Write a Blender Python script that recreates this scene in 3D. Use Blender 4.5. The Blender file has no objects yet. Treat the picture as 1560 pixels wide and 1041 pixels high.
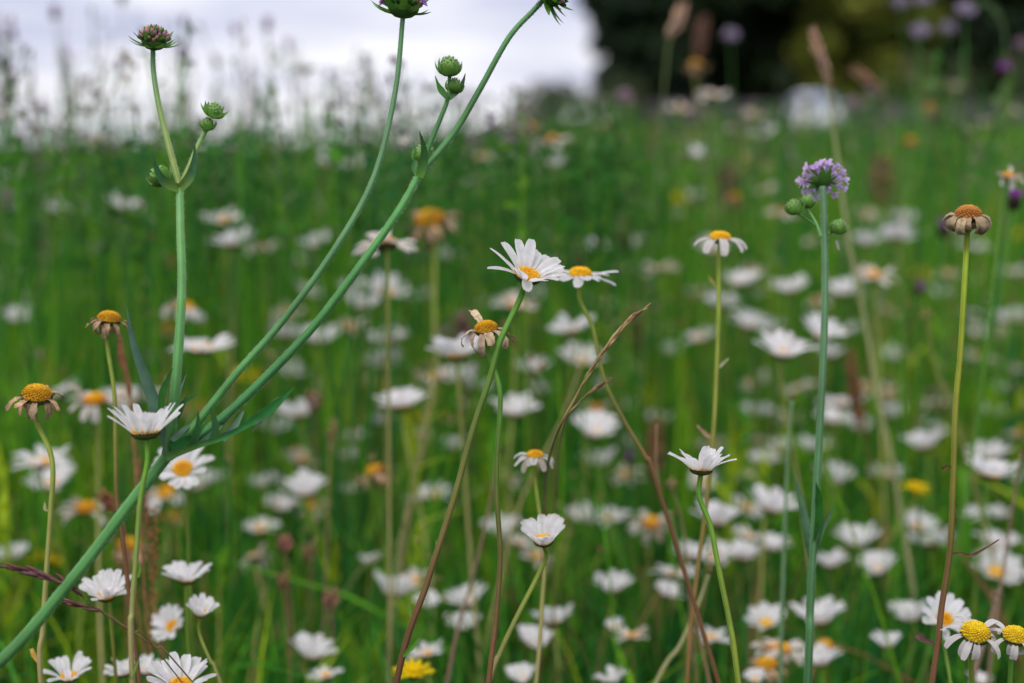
import bpy, math, random
import numpy as np
from mathutils import Vector, Quaternion, Matrix
R = math.radians
S = bpy.context.scene
col = S.collection
random.seed(7)
rng = np.random.default_rng(11)

# ------------------------------------------------------------------ camera
CAM_H, LENS, HORIZON = 0.62, 50.0, 175.0
FPX = 1560 * LENS / 36.0
PITCH = math.atan((520.5 - HORIZON) / FPX)
cd = bpy.data.cameras.new("camera")
cd.lens = LENS
cd.sensor_width = 36
cd.clip_start, cd.clip_end = 0.02, 3000
cd.dof.use_dof = True
cd.dof.focus_distance = 0.80
cd.dof.aperture_fstop = 3.6
cam = bpy.data.objects.new("camera", cd)
cam.location = (0, 0, CAM_H)
cam.rotation_euler = (R(90) - PITCH, 0, 0)
col.objects.link(cam)
S.camera = cam

# ------------------------------------------------------------------ light
SUN_EL, SUN_AZ = R(58), R(215)      # azimuth clockwise from +Y: behind the camera, to the left
w = bpy.data.worlds.new("World")
S.world = w
w.use_nodes = True
nt = w.node_tree
nt.nodes.clear()
def wn(t, **k):
    n = nt.nodes.new(t)
    for a, b in k.items():
        setattr(n, a, b)
    return n
L = nt.links.new
out = wn('ShaderNodeOutputWorld'); bg = wn('ShaderNodeBackground')
bg.inputs['Strength'].default_value = 0.10
sky = wn('ShaderNodeTexSky', sky_type='NISHITA', sun_disc=False, sun_elevation=SUN_EL, sun_rotation=SUN_AZ)
tc = wn('ShaderNodeTexCoord'); mp = wn('ShaderNodeMapping')
mp.inputs['Scale'].default_value = (2.2, 2.2, 13)
mp.inputs['Location'].default_value = (0.35, 0.1, 0.42)
nz = wn('ShaderNodeTexNoise'); nz.inputs['Scale'].default_value = 2.1; nz.inputs['Detail'].default_value = 5; nz.inputs['Roughness'].default_value = 0.55
ramp = wn('ShaderNodeValToRGB')
ramp.color_ramp.elements[0].position = 0.36; ramp.color_ramp.elements[0].color = (4.5, 4.7, 6.4, 1)
ramp.color_ramp.elements[1].position = 0.64; ramp.color_ramp.elements[1].color = (8.4, 8.4, 8.9, 1)
sep = wn('ShaderNodeSeparateXYZ')
zr = wn('ShaderNodeMapRange'); zr.inputs['From Min'].default_value = 0.05; zr.inputs['From Max'].default_value = 0.8
zc = wn('ShaderNodeMixRGB'); zc.inputs[1].default_value = (1, 1, 1, 1); zc.inputs[2].default_value = (1.95, 1.78, 1.50, 1)
sc_ = wn('ShaderNodeVectorMath', operation='MULTIPLY')
mx = wn('ShaderNodeMixRGB'); mx.inputs[0].default_value = 0.93
L(tc.outputs['Generated'], mp.inputs[0]); L(mp.outputs[0], nz.inputs['Vector']); 
zb = wn('ShaderNodeMapRange'); zb.inputs['From Min'].default_value = 0.015; zb.inputs['From Max'].default_value = 0.085
zb.inputs['To Min'].default_value = 0.09; zb.inputs['To Max'].default_value = -0.10
ad = wn('ShaderNodeMath', operation='ADD')
L(nz.outputs['Fac'], ad.inputs[0]); L(zb.outputs[0], ad.inputs[1]); L(ad.outputs[0], ramp.inputs[0])
L(tc.outputs['Generated'], sep.inputs[0]); L(sep.outputs['Z'], zb.inputs['Value']); L(sep.outputs['Z'], zr.inputs['Value'])
L(ramp.outputs[0], sc_.inputs[0]); L(zr.outputs[0], zc.inputs[0]); L(zc.outputs[0], sc_.inputs[1])
L(sky.outputs[0], mx.inputs[1]); L(sc_.outputs[0], mx.inputs[2]); L(mx.outputs[0], bg.inputs[0]); L(bg.outputs[0], out.inputs[0])

sd = bpy.data.lights.new("sun", 'SUN')
sd.energy = 1.5; sd.angle = R(25); sd.color = (1.0, 0.96, 0.90)
so = bpy.data.objects.new("sun", sd)
so.rotation_euler = (R(90) - SUN_EL, 0, -SUN_AZ + R(180))
col.objects.link(so)
S.view_settings.view_transform = 'Standard'
S.view_settings.look = 'None'
S.view_settings.exposure = 0.36
S.view_settings.gamma = 1.0
S.cycles.use_denoising = True
S.cycles.max_bounces = 6
S.cycles.diffuse_bounces = 3
S.cycles.glossy_bounces = 2
S.cycles.transmission_bounces = 4
S.cycles.caustics_reflective = False
S.cycles.caustics_refractive = False

# ------------------------------------------------------------------ helpers
FWD = Vector((0, math.cos(PITCH), -math.sin(PITCH)))
UPV = Vector((0, math.sin(PITCH), math.cos(PITCH)))
CAMP = Vector((0, 0, CAM_H))
def at(px, py, D):
    return CAMP + D * (FWD + Vector((1, 0, 0)) * ((px - 780) / FPX) + UPV * ((520.5 - py) / FPX))
def fall(x, y):
    a = np.clip((0.06 - x / np.maximum(y, 1e-3)) / 0.2, 0, 1)
    return -0.020 * np.maximum(0, y - 3.5) * a * a * (3 - 2 * a)
def ground(x, y):
    return float(fall(x, y)) + 0.012 * math.sin(x * 2.3 + 1.1) * math.cos(y * 1.7) + 0.01 * math.sin(x * 5.1 + y * 3.3)

def material(name, rough=0.6, transl=0.0, nscale=60, namt=0.3, bump=0.0, bscale=300, spec=0.3, sheen=0.0, stretch=(1, 1, 1)):
    m = bpy.data.materials.new(name)
    m.use_nodes = True
    t = m.node_tree
    t.nodes.clear()
    N = t.nodes.new; K = t.links.new
    o = N('ShaderNodeOutputMaterial'); p = N('ShaderNodeBsdfPrincipled')
    a = N('ShaderNodeAttribute'); a.attribute_name = 'Col'
    tcn = N('ShaderNodeTexCoord'); mpn = N('ShaderNodeMapping'); mpn.inputs['Scale'].default_value = stretch
    n = N('ShaderNodeTexNoise'); n.inputs['Scale'].default_value = nscale; n.inputs['Detail'].default_value = 4
    mr = N('ShaderNodeMapRange'); mr.inputs['From Min'].default_value = 0.3; mr.inputs['From Max'].default_value = 0.7
    mr.inputs['To Min'].default_value = 1 - namt; mr.inputs['To Max'].default_value = 1 + namt
    v = N('ShaderNodeVectorMath'); v.operation = 'SCALE'
    K(tcn.outputs['Object'], mpn.inputs[0]); K(mpn.outputs[0], n.inputs['Vector']); K(n.outputs['Fac'], mr.inputs['Value'])
    K(a.outputs['Color'], v.inputs[0]); K(mr.outputs[0], v.inputs['Scale'])
    K(v.outputs[0], p.inputs['Base Color'])
    p.inputs['Roughness'].default_value = rough
    p.inputs['Specular IOR Level'].default_value = spec
    if sheen:
        p.inputs['Sheen Weight'].default_value = sheen
        p.inputs['Sheen Roughness'].default_value = 0.4
    if bump:
        n2 = N('ShaderNodeTexNoise'); n2.inputs['Scale'].default_value = bscale; n2.inputs['Detail'].default_value = 3
        b = N('ShaderNodeBump'); b.inputs['Strength'].default_value = bump; b.inputs['Distance'].default_value = 0.3 / bscale
        K(mpn.outputs[0], n2.inputs['Vector']); K(n2.outputs['Fac'], b.inputs['Height']); K(b.outputs[0], p.inputs['Normal'])
    if transl:
        tr = N('ShaderNodeBsdfTranslucent'); mxs = N('ShaderNodeMixShader'); mxs.inputs[0].default_value = transl
        K(v.outputs[0], tr.inputs['Color']); K(p.outputs[0], mxs.inputs[1]); K(tr.outputs[0], mxs.inputs[2]); K(mxs.outputs[0], o.inputs[0])
    else:
        K(p.outputs[0], o.inputs[0])
    return m
M = dict(
    petal=material('petal_skin', 0.6, 0.58, 260, 0.09, 0.4, 600, 0.15),
    disc=material('disc_floret', 0.7, 0.0, 700, 0.25, 0.3, 2500, 0.2),
    stem=material('plant_stem', 0.55, 0.0, 40, 0.25, 0.35, 900, 0.22, 0.05, (1, 1, 0.15)),
    leaf=material('plant_leaf', 0.5, 0.38, 90, 0.25, 0.3, 700, 0.35),
    dry=material('dried_plant', 0.8, 0.15, 300, 0.35, 0.5, 900, 0.15),
    grass=material('grass_blade', 0.55, 0.35, 25, 0.25, 0, 300, 0.12),
    soil=material('soil', 0.95, 0, 12, 0.5, 0.6, 40, 0.1),
    crown=material('tree_leaf', 0.6, 0.2, 1.5, 0.35, 0, 1, 0.2),
    bark=material('bark', 0.9, 0, 6, 0.4, 0.7, 20, 0.1, 0, (1, 1, 0.2)),
    stone=material('stone', 0.9, 0, 3, 0.35, 0.7, 14, 0.2),
    paint=material('car_paint', 0.25, 0, 3, 0.02, 0, 1, 0.5),
    glass=material('car_glass', 0.05, 0, 3, 0.02, 0, 1, 0.9),
    rubber=material('tyre_rubber', 0.8, 0, 30, 0.1, 0, 1, 0.2),
)

class MB:
    """collects shapes for ONE mesh object"""
    def __init__(s):
        s.v, s.f, s.c = [], [], []
    def grid(s, rows, colr, close=False):
        """rows: list of equal-length lists of points; colr: one colour, or one per row"""
        n0 = len(s.v); n = len(rows[0])
        for i, r in enumerate(rows):
            c = colr[i] if isinstance(colr, list) else colr
            for p in r:
                s.v.append(tuple(p)); s.c.append(c)
        for i in range(len(rows) - 1):
            for j in range(n if close else n - 1):
                a, b = n0 + i * n + j, n0 + i * n + (j + 1) % n
                s.f.append((a, b, b + n, a + n))
    def tube(s, pts, rad, colr, k=8, cap=True, rib=0.0):
        """pts: Vectors; rad, colr: per point"""
        rows = []
        up = Vector((0.3, -1, 0.2))
        for i, p in enumerate(pts):
            t = (pts[min(i + 1, len(pts) - 1)] - pts[max(i - 1, 0)]).normalized()
            a = t.cross(up).normalized(); b = t.cross(a)
            rows.append([p + rad[i] * (a * math.cos(q) + b * math.sin(q)) for q in [2 * math.pi * j / k for j in range(k)]])
        n0 = len(s.v)
        s.grid(rows, list(colr), close=True)
        if rib:
            for i in range(len(rows)):
                g = 1 + rib * .5 * math.sin(i * 1.7) * math.sin(i * .61)
                for j in range(k):
                    f_ = g * (1 + rib * (1 if j % 2 else -1)); c_ = s.c[n0 + i * k + j]
                    s.c[n0 + i * k + j] = (c_[0] * f_, c_[1] * f_, c_[2] * f_)
        if cap:
            s.f.append(tuple(range(n0 + k - 1, n0 - 1, -1)))
            m = n0 + (len(rows) - 1) * k
            s.f.append(tuple(range(m, m + k)))
    def ell(s, c, ax, r, l, colr, k=6, rings=4):
        """ellipsoid at c, long axis ax (half length l), radius r"""
        ax = Vector(ax).normalized(); a = ax.orthogonal().normalized(); b = ax.cross(a); c = Vector(c)
        rows = []
        for i in range(rings + 1):
            t = math.pi * (0.04 + 0.92 * i / rings)
            rows.append([c - ax * l * math.cos(t) + r * math.sin(t) * (a * math.cos(q) + b * math.sin(q)) for q in [2 * math.pi * j / k for j in range(k)]])
        n0 = len(s.v)
        s.grid(rows, colr, close=True)
        s.f.append(tuple(range(n0 + k - 1, n0 - 1, -1)))
        m = n0 + rings * k
        s.f.append(tuple(range(m, m + k)))
    def ribbon(s, pts, wid, face, colr, cup=0.0, n=5, rel=0.0):
        """leaf-like strip along pts; face: vector the blade looks at; cup: depth of the midrib / channel"""
        rows = []
        for i, p in enumerate(pts):
            t = (pts[min(i + 1, len(pts) - 1)] - pts[max(i - 1, 0)]).normalized()
            fv = face[i] if isinstance(face, list) else face
            a = t.cross(fv)
            a = a.normalized() if a.length > 1e-6 else t.orthogonal().normalized()
            nrm = a.cross(t)
            rows.append([p + a * wid[i] * c + nrm * (cup * wid[i] * (c * c) + rel * wid[i] * math.cos(3 * math.pi * c)) for c in [-1 + 2 * j / (n - 1) for j in range(n)]])
        s.grid(rows, colr)
    def mesh(s, name, mat, smooth=True):
        me = bpy.data.meshes.new(name)
        me.from_pydata(s.v, [], s.f)
        ca = me.color_attributes.new('Col', 'FLOAT_COLOR', 'POINT')
        ca.data.foreach_set('color', np.array([(c[0], c[1], c[2], 1) for c in s.c], np.float32).ravel())
        me.materials.append(mat)
        if smooth:
            me.polygons.foreach_set('use_smooth', [True] * len(me.polygons))
        me.update()
        return me
def np_mesh(name, verts, quads, cols, mat, smooth=True):
    me = bpy.data.meshes.new(name)
    me.vertices.add(len(verts)); me.vertices.foreach_set('co', verts.astype(np.float32).ravel())
    nq = len(quads)
    me.loops.add(nq * 4); me.loops.foreach_set('vertex_index', quads.astype(np.int32).ravel())
    me.polygons.add(nq); me.polygons.foreach_set('loop_start', np.arange(nq, dtype=np.int32) * 4)
    ca = me.color_attributes.new('Col', 'FLOAT_COLOR', 'POINT')
    ca.data.foreach_set('color', np.c_[cols, np.ones(len(cols))].astype(np.float32).ravel())
    me.materials.append(mat)
    if smooth:
        me.polygons.foreach_set('use_smooth', np.ones(nq, bool))
    me.update(calc_edges=True); me.validate()
    return me
def link(name, me, parent=None, loc=(0, 0, 0), rot=None, sc=1.0):
    o = bpy.data.objects.new(name, me)
    col.objects.link(o)
    o.parent = parent
    o.location = loc
    if rot is not None:
        o.rotation_mode = 'QUATERNION'; o.rotation_quaternion = rot
    o.scale = (sc, sc, sc)
    return o
def thing(name, label, cat, loc, group=None):
    o = bpy.data.objects.new(name, None); col.objects.link(o)
    o.location = loc; o.empty_display_size = 0.02
    o['category'] = cat
    if label: o['label'] = label
    if group: o['group'] = group
    return o
def spline(P, n=8):
    """Catmull-Rom through P"""
    P = [Vector(p) for p in P]
    if len(P) < 3:
        return [P[0].lerp(P[-1], i / n) for i in range(n + 1)]
    Q = [P[0] * 2 - P[1]] + P + [P[-1] * 2 - P[-2]]
    o = []
    for i in range(1, len(Q) - 2):
        a, b, c, d = Q[i - 1:i + 3]
        for j in range(n):
            t = j / n
            o.append(0.5 * ((2 * b) + (c - a) * t + (2 * a - 5 * b + 4 * c - d) * t * t + (3 * b - a - 3 * c + d) * t ** 3))
    o.append(P[-1])
    return o
def lerp3(a, b, t):
    return tuple(a[i] + (b[i] - a[i]) * t for i in range(3))
def jit(c, a=0.12, r=random):
    k = 1 + r.uniform(-a, a)
    return tuple(max(0, x * k * (1 + r.uniform(-a, a) * 0.4)) for x in c)
def quat(n, spin=0.0):
    return Vector((0, 0, 1)).rotation_difference(Vector(n).normalized()) @ Quaternion((0, 0, 1), spin)

# ------------------------------------------------------------------ colours (linear)
WHITE = (0.88, 0.88, 0.89); CREAM = (0.72, 0.62, 0.50); TAN = (0.40, 0.27, 0.16); BROWN = (0.12, 0.06, 0.03)
YEL = (0.78, 0.46, 0.015); ORG = (0.58, 0.24, 0.015); HAWK = (0.85, 0.68, 0.01)
GRN = (0.10, 0.24, 0.03); GRNY = (0.22, 0.30, 0.04); STRAW = (0.34, 0.30, 0.12); RUST = (0.15, 0.075, 0.032)
GLAU = (0.075, 0.235, 0.062); GLAU_LIT = (0.20, 0.46, 0.15); LEAFD = (0.030, 0.19, 0.040); LEAFG = (0.100, 0.210, 0.130)  # paler glaucous green is the lit part of the stems, light put into the colour
LILAC = (0.52, 0.36, 0.78); PURP = (0.22, 0.05, 0.26); MAUVE = (0.40, 0.24, 0.38)

# ------------------------------------------------------------------ flower heads (local frame: +Z is the way the flower faces)
def petal(mb, r, ang, ln, wd, e0, curl, r0, colr, z0=0.0, twist=0.0, crump=0.0, n=9):
    ca, sa = math.cos(ang), math.sin(ang)
    out_, tan = Vector((ca, sa, 0)), Vector((-sa, ca, 0))
    pos = out_ * r0 + Vector((0, 0, z0)); rows = []; cols = []
    prof = [0.5, 0.68, 0.84, 0.95, 1.0, 1.0, 0.95, 0.80, 0.42]
    for i in range(n):
        t = i / (n - 1)
        e = e0 - curl * t
        d = out_ * math.cos(e) + Vector((0, 0, math.sin(e)))
        nm = out_ * -math.sin(e) + Vector((0, 0, math.cos(e)))
        if i:
            pos = pos + d * (ln / (n - 1)) * (1 if i < n - 1 else 0.7)
        tw = twist * t
        a = tan * math.cos(tw) + nm * math.sin(tw); b = nm * math.cos(tw) - tan * math.sin(tw)
        h = wd / 2 * prof[i]
        row = []
        for c in (-1, -0.55, 0, 0.55, 1):
            q = pos + a * h * c + b * (h * 0.28 * c * c - h * 0.10 * math.cos(5.6 * c))
            if i == n - 1:
                q = q - d * ln * (0.03 if abs(c) == 0.55 else 0.0)
            if crump:
                q = q + Vector((r.gauss(0, 1), r.gauss(0, 1), r.gauss(0, 1))) * crump * (0.3 + t)
            row.append(q)
        rows.append(row); cols.append(colr if not callable(colr) else colr(t))
    mb.grid(rows, cols)
def dome(mb, r, rad, hgt, c1, c2, n=130, fl=0.00085, dip=0.0):
    rows = []; cc = []
    for i in range(9):
        t = i / 8
        rr = rad * math.sin(t * math.pi / 2) if i else 1e-5
        z = hgt * math.cos(t * math.pi / 2) ** 0.9 - dip * hgt * max(0, 1 - (rr / rad * 2.4) ** 2)
        rows.append([Vector((rr * math.cos(q), rr * math.sin(q), z)) for q in [2 * math.pi * j / 18 for j in range(18)]])
        cc.append(lerp3(c2, c1, 0.5 + 0.3 * t))
    rows.reverse(); cc.reverse()
    mb.grid(rows, cc, close=True)
    for k in range(n):
        f = math.sqrt((k + 0.5) / n); q = k * 2.39996
        t = math.asin(min(1, f)) ; rr = rad * f
        z = hgt * max(0, math.cos(t)) ** 0.9 - dip * hgt * max(0, 1 - (rr / rad * 2.4) ** 2)
        nv = Vector((f * math.cos(q) / rad, f * math.sin(q) / rad, math.sqrt(max(0.02, 1 - f * f)) / hgt)).normalized()
        cl = jit(lerp3(c2, c1, min(1, max(0, f * 1.1 - 0.1 + r.uniform(-.25, .25)))), 0.12, r)
        mb.ell(Vector((rr * math.cos(q), rr * math.sin(q), z)) + nv * fl * 0.4, nv, fl * r.uniform(0.8, 1.05), fl * r.uniform(1.1, 1.7), cl, 5, 3)
def make_calyx():
    r = random.Random(3); mb = MB()
    rows = []; cc = []
    for z, rr in ((-0.0036, 0.0013), (-0.0034, 0.0028), (-0.0027, 0.0052), (-0.0016, 0.0068), (-0.0003, 0.0072), (0.0, 0.0066)):
        rows.append([Vector((rr * math.cos(q), rr * math.sin(q), z)) for q in [2 * math.pi * j / 20 for j in range(20)]]); cc.append((0.06, 0.08, 0.02))
    mb.grid(rows, cc, close=True)
    for ring, (z0, r0, l, n) in enumerate(((-0.0033, 0.0032, 0.0036, 14), (-0.0027, 0.0053, 0.0030, 20), (-0.0016, 0.0068, 0.0020, 24))):
        for k in range(n):
            q = 2 * math.pi * (k + ring * 0.5) / n; o_ = Vector((math.cos(q), math.sin(q), 0))
            e = (0.55, 0.85, 1.25)[ring]
            d = o_ * math.cos(e) + Vector((0, 0, math.sin(e))); p = o_ * r0 + Vector((0, 0, z0)) + o_ * 0.0003
            face = o_ * math.sin(e) - Vector((0, 0, math.cos(e)))
            mb.ribbon([p, p + d * l * 0.4, p + d * l * 0.75, p + d * l], [0.0008, 0.0011, 0.0009, 0.0002], face, [(0.10, 0.13, 0.03), (0.09, 0.11, 0.03), (0.05, 0.04, 0.015), (0.03, 0.018, 0.01)], 0.1, 3)
    return mb.mesh('calyx', M['leaf'])
CALYX = make_calyx()
# kind: number, length, width, elevation, its spread, curl, missing share, petal colour, disc (radius, height, colours)
KIND = {
    'open':  dict(n=20, l=.0185, w=.0066, e=.86, es=.20, c=.42, miss=.06, col=WHITE, disc=(.0062, .0030, YEL, ORG), ref=41, dip=.25),
    'flat':  dict(n=19, l=.0182, w=.0064, e=.58, es=.20, c=.50, miss=.10, col=WHITE, disc=(.0066, .0036, YEL, ORG), ref=45, dip=.15),
    'cup':   dict(n=18, l=.0180, w=.0070, e=1.05, es=.14, c=.45, miss=.03, col=WHITE, disc=(.0060, .0025, YEL, YEL), ref=36, dip=.3),
    'bell':  dict(n=13, l=.0165, w=.0080, e=1.10, es=.08, c=.40, miss=.0, col=WHITE, disc=(.0058, .0022, YEL, YEL), ref=30, dip=.3),
    'tall':  dict(n=19, l=.0185, w=.0058, e=.88, es=.20, c=.50, miss=.05, col=WHITE, disc=(.0062, .0028, YEL, ORG), ref=41, dip=.3),
    'droop': dict(n=17, l=.0165, w=.0062, e=.10, es=.25, c=1.2, miss=.25, col=(.82, .80, .79), disc=(.0070, .0045, YEL, ORG), ref=42, dip=.1),
    'few':   dict(n=9, l=.0175, w=.0072, e=.12, es=.15, c=1.3, miss=.2, col=(.82, .78, .76), disc=(.0066, .0042, YEL, YEL), ref=42, dip=.1),
    'cream': dict(n=17, l=.0165, w=.0064, e=.60, es=.35, c=.8, miss=.15, col=(.84, .79, .73), disc=(.0068, .0042, ORG, YEL), ref=40, dip=.1),
    'half':  dict(n=17, l=.0160, w=.0062, e=.40, es=.45, c=1.0, miss=.40, col=(.81, .76, .72), disc=(.0070, .0048, ORG, YEL), ref=42, dip=.05),
    'spent': dict(n=20, l=.0125, w=.0034, e=-.20, es=.50, c=1.3, miss=.15, col=TAN, disc=(.0074, .0056, (.50, .24, .012), (.64, .38, .014)), ref=27, dip=0.0),
    'worn':  dict(n=14, l=.0165, w=.0050, e=.15, es=.45, c=1.8, miss=.12, col=(.83, .80, .80), disc=(.0086, .0062, (.60, .40, .012), (.70, .52, .015)), ref=42, dip=.05),
    'level': dict(n=16, l=.0185, w=.0062, e=.10, es=.14, c=.30, miss=.10, col=WHITE, disc=(.0066, .0046, YEL, YEL), ref=48, dip=.1),
    'vase':  dict(n=17, l=.0190, w=.0054, e=.92, es=.12, c=.22, miss=.0, col=WHITE, disc=(.0066, .0028, YEL, YEL), ref=39, dip=.3),
    'wither': dict(n=13, l=.0170, w=.0048, e=.05, es=.55, c=1.7, miss=.2, col=(.50, .37, .25), disc=(.0062, .0046, (.50, .24, .012), (.62, .36, .012)), ref=36, dip=0.0),
    'seed':  dict(n=15, l=.0215, w=.0070, e=.66, es=.12, c=3.9, miss=.0, col=(.40, .29, .18), disc=(.0086, .0070, (.42, .17, .04), (.50, .24, .05)), ref=27, dip=0.0),
    'hawk':  dict(n=34, l=.0135, w=.0040, e=.55, es=.25, c=.4, miss=.0, col=HAWK, disc=(.0060, .0035, HAWK, HAWK), ref=36, dip=0.2),
}
HEADS = {}
def head_meshes(kind, seed, fine=True):
    key = (kind, seed)
    if key in HEADS: return HEADS[key]
    k = KIND[kind]; r = random.Random(sum(map(ord, kind)) * 31 + seed * 17)
    pb, db = MB(), MB()
    for i in range(k['n']):
        if r.random() < k['miss']: continue
        ang = 2 * math.pi * (i + r.uniform(-.3, .3)) / k['n']
        cl = k['col']
        if kind in ('cream', 'half', 'droop') and r.random() < 0.35: cl = lerp3(cl, TAN, r.uniform(.2, .7))
        cl = jit(cl, 0.04 if kind not in ('spent', 'seed', 'wither') else 0.22, r)
        if kind in ('spent', 'seed', 'wither'):
            cf = lambda t, cl=cl: lerp3(cl, BROWN, 0.5 * max(0, 0.35 - t) / 0.35 + 0.45 * max(0, t - .75) / .25)
        elif kind == 'hawk':
            cf = cl
        else:
            cf = lambda t, cl=cl: lerp3(cl, (cl[0] * .85, cl[1] * .80, cl[2] * .55), max(0, 1 - t * 5))
        if kind == 'bell':
            cf = lambda t, cl=cl: lerp3(cl, (.55, .36, .22), .75 * max(0, t - .82) / .18)
        layer = (i % 2) * 0.0006
        petal(pb, r, ang, k['l'] * r.uniform(.86, 1.1), k['w'] * r.uniform(.85, 1.12), k['e'] + r.gauss(0, k['es']), k['c'] * (r.uniform(.92, 1.12) if kind == 'seed' else r.uniform(.6, 1.4)),
              k['disc'][0] * (.98 if kind in ('cup', 'bell', 'tall', 'vase') else .86), cf, -0.0004 + layer, r.gauss(0, .25), {'spent': .00028, 'seed': .00040, 'wither': .00040}.get(kind, .00004))
        if kind == 'hawk' and i % 2:
            petal(pb, r, ang + .1, k['l'] * .6, k['w'], k['e'] + .6, .3, k['disc'][0] * .5, cl, 0.001)
    d = k['disc']
    dome(db, r, d[0], d[1], d[2], d[3], 170 if kind == 'seed' else 140, d[0] * .105, k['dip'])
    pm = 'dry' if kind in ('spent', 'seed', 'wither') else 'petal'
    HEADS[key] = (pb.mesh('petals', M[pm]), db.mesh('flower_disc', M['disc']))
    return HEADS[key]

REG = []      # (object, px, py, look phrase): things whose labels are written at the end
def stem_to_ground(top, n, D, path=None, r=random, lean=0.04):
    """points from the ground up to `top`; path: pixel points below the head, at depth D"""
    n = Vector(n).normalized()
    pts = [top, top - n * 0.012]
    if path:
        for p in path:
            if (top - at(p[0], p[1], D)).dot(n) < 0.024: continue
            pts.append(at(p[0], p[1], p[2] if len(p) > 2 else D))
        d = (pts[-1] - pts[-2]).normalized()
    else:
        d = Vector((0, 0, -1))
    last = pts[-1]
    gz = ground(last.x, last.y)
    if last.z > gz + 0.03:
        h = last.z - gz
        if path and d.z < -0.3:
            foot = last + Vector((d.x / -d.z, d.y / -d.z, 0)) * h * 0.6
        else:
            foot = last + Vector((r.gauss(0, lean), r.gauss(0, lean), 0)) * 1.2
        foot.z = ground(foot.x, foot.y)
        mid = last.lerp(foot, .5) + Vector((r.gauss(0, .15), r.gauss(0, .1), 0)) * h * .18
        pts += [mid, foot]
    else:
        pts[-1].z = gz
    pts.reverse()
    return pts
def make_stem(root, pts, r_bot, r_top, c_bot, c_top, n=8, k=7, name='stem', hair=0, split=0.55):
    sp = spline(pts, n); mb = MB(); N = len(sp) - 1
    base = root.location
    loc = [p - base for p in sp]
    # stems run from a dry or reddish foot to a green neck
    cols = [lerp3(c_bot, c_top, min(1, max(0, (i / N - split + .25) / .5))) for i in range(N + 1)]
    mb.tube(loc, [r_bot + (r_top - r_bot) * (i / N) for i in range(N + 1)], cols, k, True, .16)
    if hair:
        rr = random.Random(hair)
        for _ in range(hair):
            i = rr.randrange(N); f = rr.random()
            p = loc[i].lerp(loc[i + 1], f); t = (loc[i + 1] - loc[i]).normalized()
            a = t.orthogonal().normalized(); a.rotate(Quaternion(t, rr.uniform(0, 6.3)))
            rad = r_bot + (r_top - r_bot) * ((i + f) / N)
            q = p + a * rad; e = q + (a + t * rr.uniform(-.3, .5)).normalized() * rr.uniform(.0006, .0014)
            sv = t * 0.00005
            n0 = len(mb.v); mb.v += [tuple(q - sv), tuple(q + sv), tuple(e)]; mb.c += [(.5, .55, .45)] * 3; mb.f.append((n0, n0 + 1, n0 + 2))
    return link(name, mb.mesh(name, M['stem']), root)
def blossom(px, py, W, kind, D=None, n=None, path=None, label=None, seed=None, stem=None, rad=None, size=None, spin=None, look=None):
    r = random.Random(int(px * 13 + py * 7))
    k = KIND[kind]
    full = k['ref'] * 1e-3 * FPX
    if D is None:
        D = full / W
        dm = (CAM_H - 0.17) * FPX / max(1, py - HORIZON) if py > HORIZON else 9
        D = min(D, dm, 5.5)
    s = size or (1.02 if label else 1.30) * W * D / full
    if n is None:
        n = (r.gauss(0, .16), r.gauss(.0, .16), 1)
    n = Vector(n).normalized()
    c = at(px, py, D)
    sd_ = seed if seed is not None else r.randrange(4)
    pm, dm_ = head_meshes(kind, sd_)
    q = quat(n, r.uniform(0, 6.28) if spin is None else spin)
    neck = c - n * 0.0033 * s
    pts = stem_to_ground(neck, n, D, path, r)
    nm = {'wither': 'spent_daisy', 'spent': 'spent_daisy', 'seed': 'spent_daisy', 'hawk': 'hawkbit'}.get(kind, 'daisy')
    grp = {'wither': 'spent daisies among the meadow grass', 'spent': 'spent daisies among the meadow grass', 'seed': 'spent daisies among the meadow grass', 'hawk': 'yellow hawkbits in the meadow'}.get(kind, 'white daisies in the meadow')
    root = thing(nm, label, 'hawkbit' if kind == 'hawk' else 'daisy', pts[0], grp)
    st = stem or r.choice([(RUST, GRNY), (STRAW, GRNY), (GRNY, GRN), (GRN, GRN), (GRN, GRNY)])
    rd = rad or 0.0011 * r.uniform(.85, 1.25) * max(.8, min(s, 1.15))
    make_stem(root, pts, rd * 1.15, rd, st[0], st[1], 8 if label else 5)
    o = c - pts[0]
    link('petals', pm, root, o, q, s)
    link('flower_disc', dm_, root, o, q, s)
    link('calyx', CALYX, root, o, q, s * k['disc'][0] / .0066)
    if not label:
        REG.append((root, px, py, look or kind))
    return root

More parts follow.
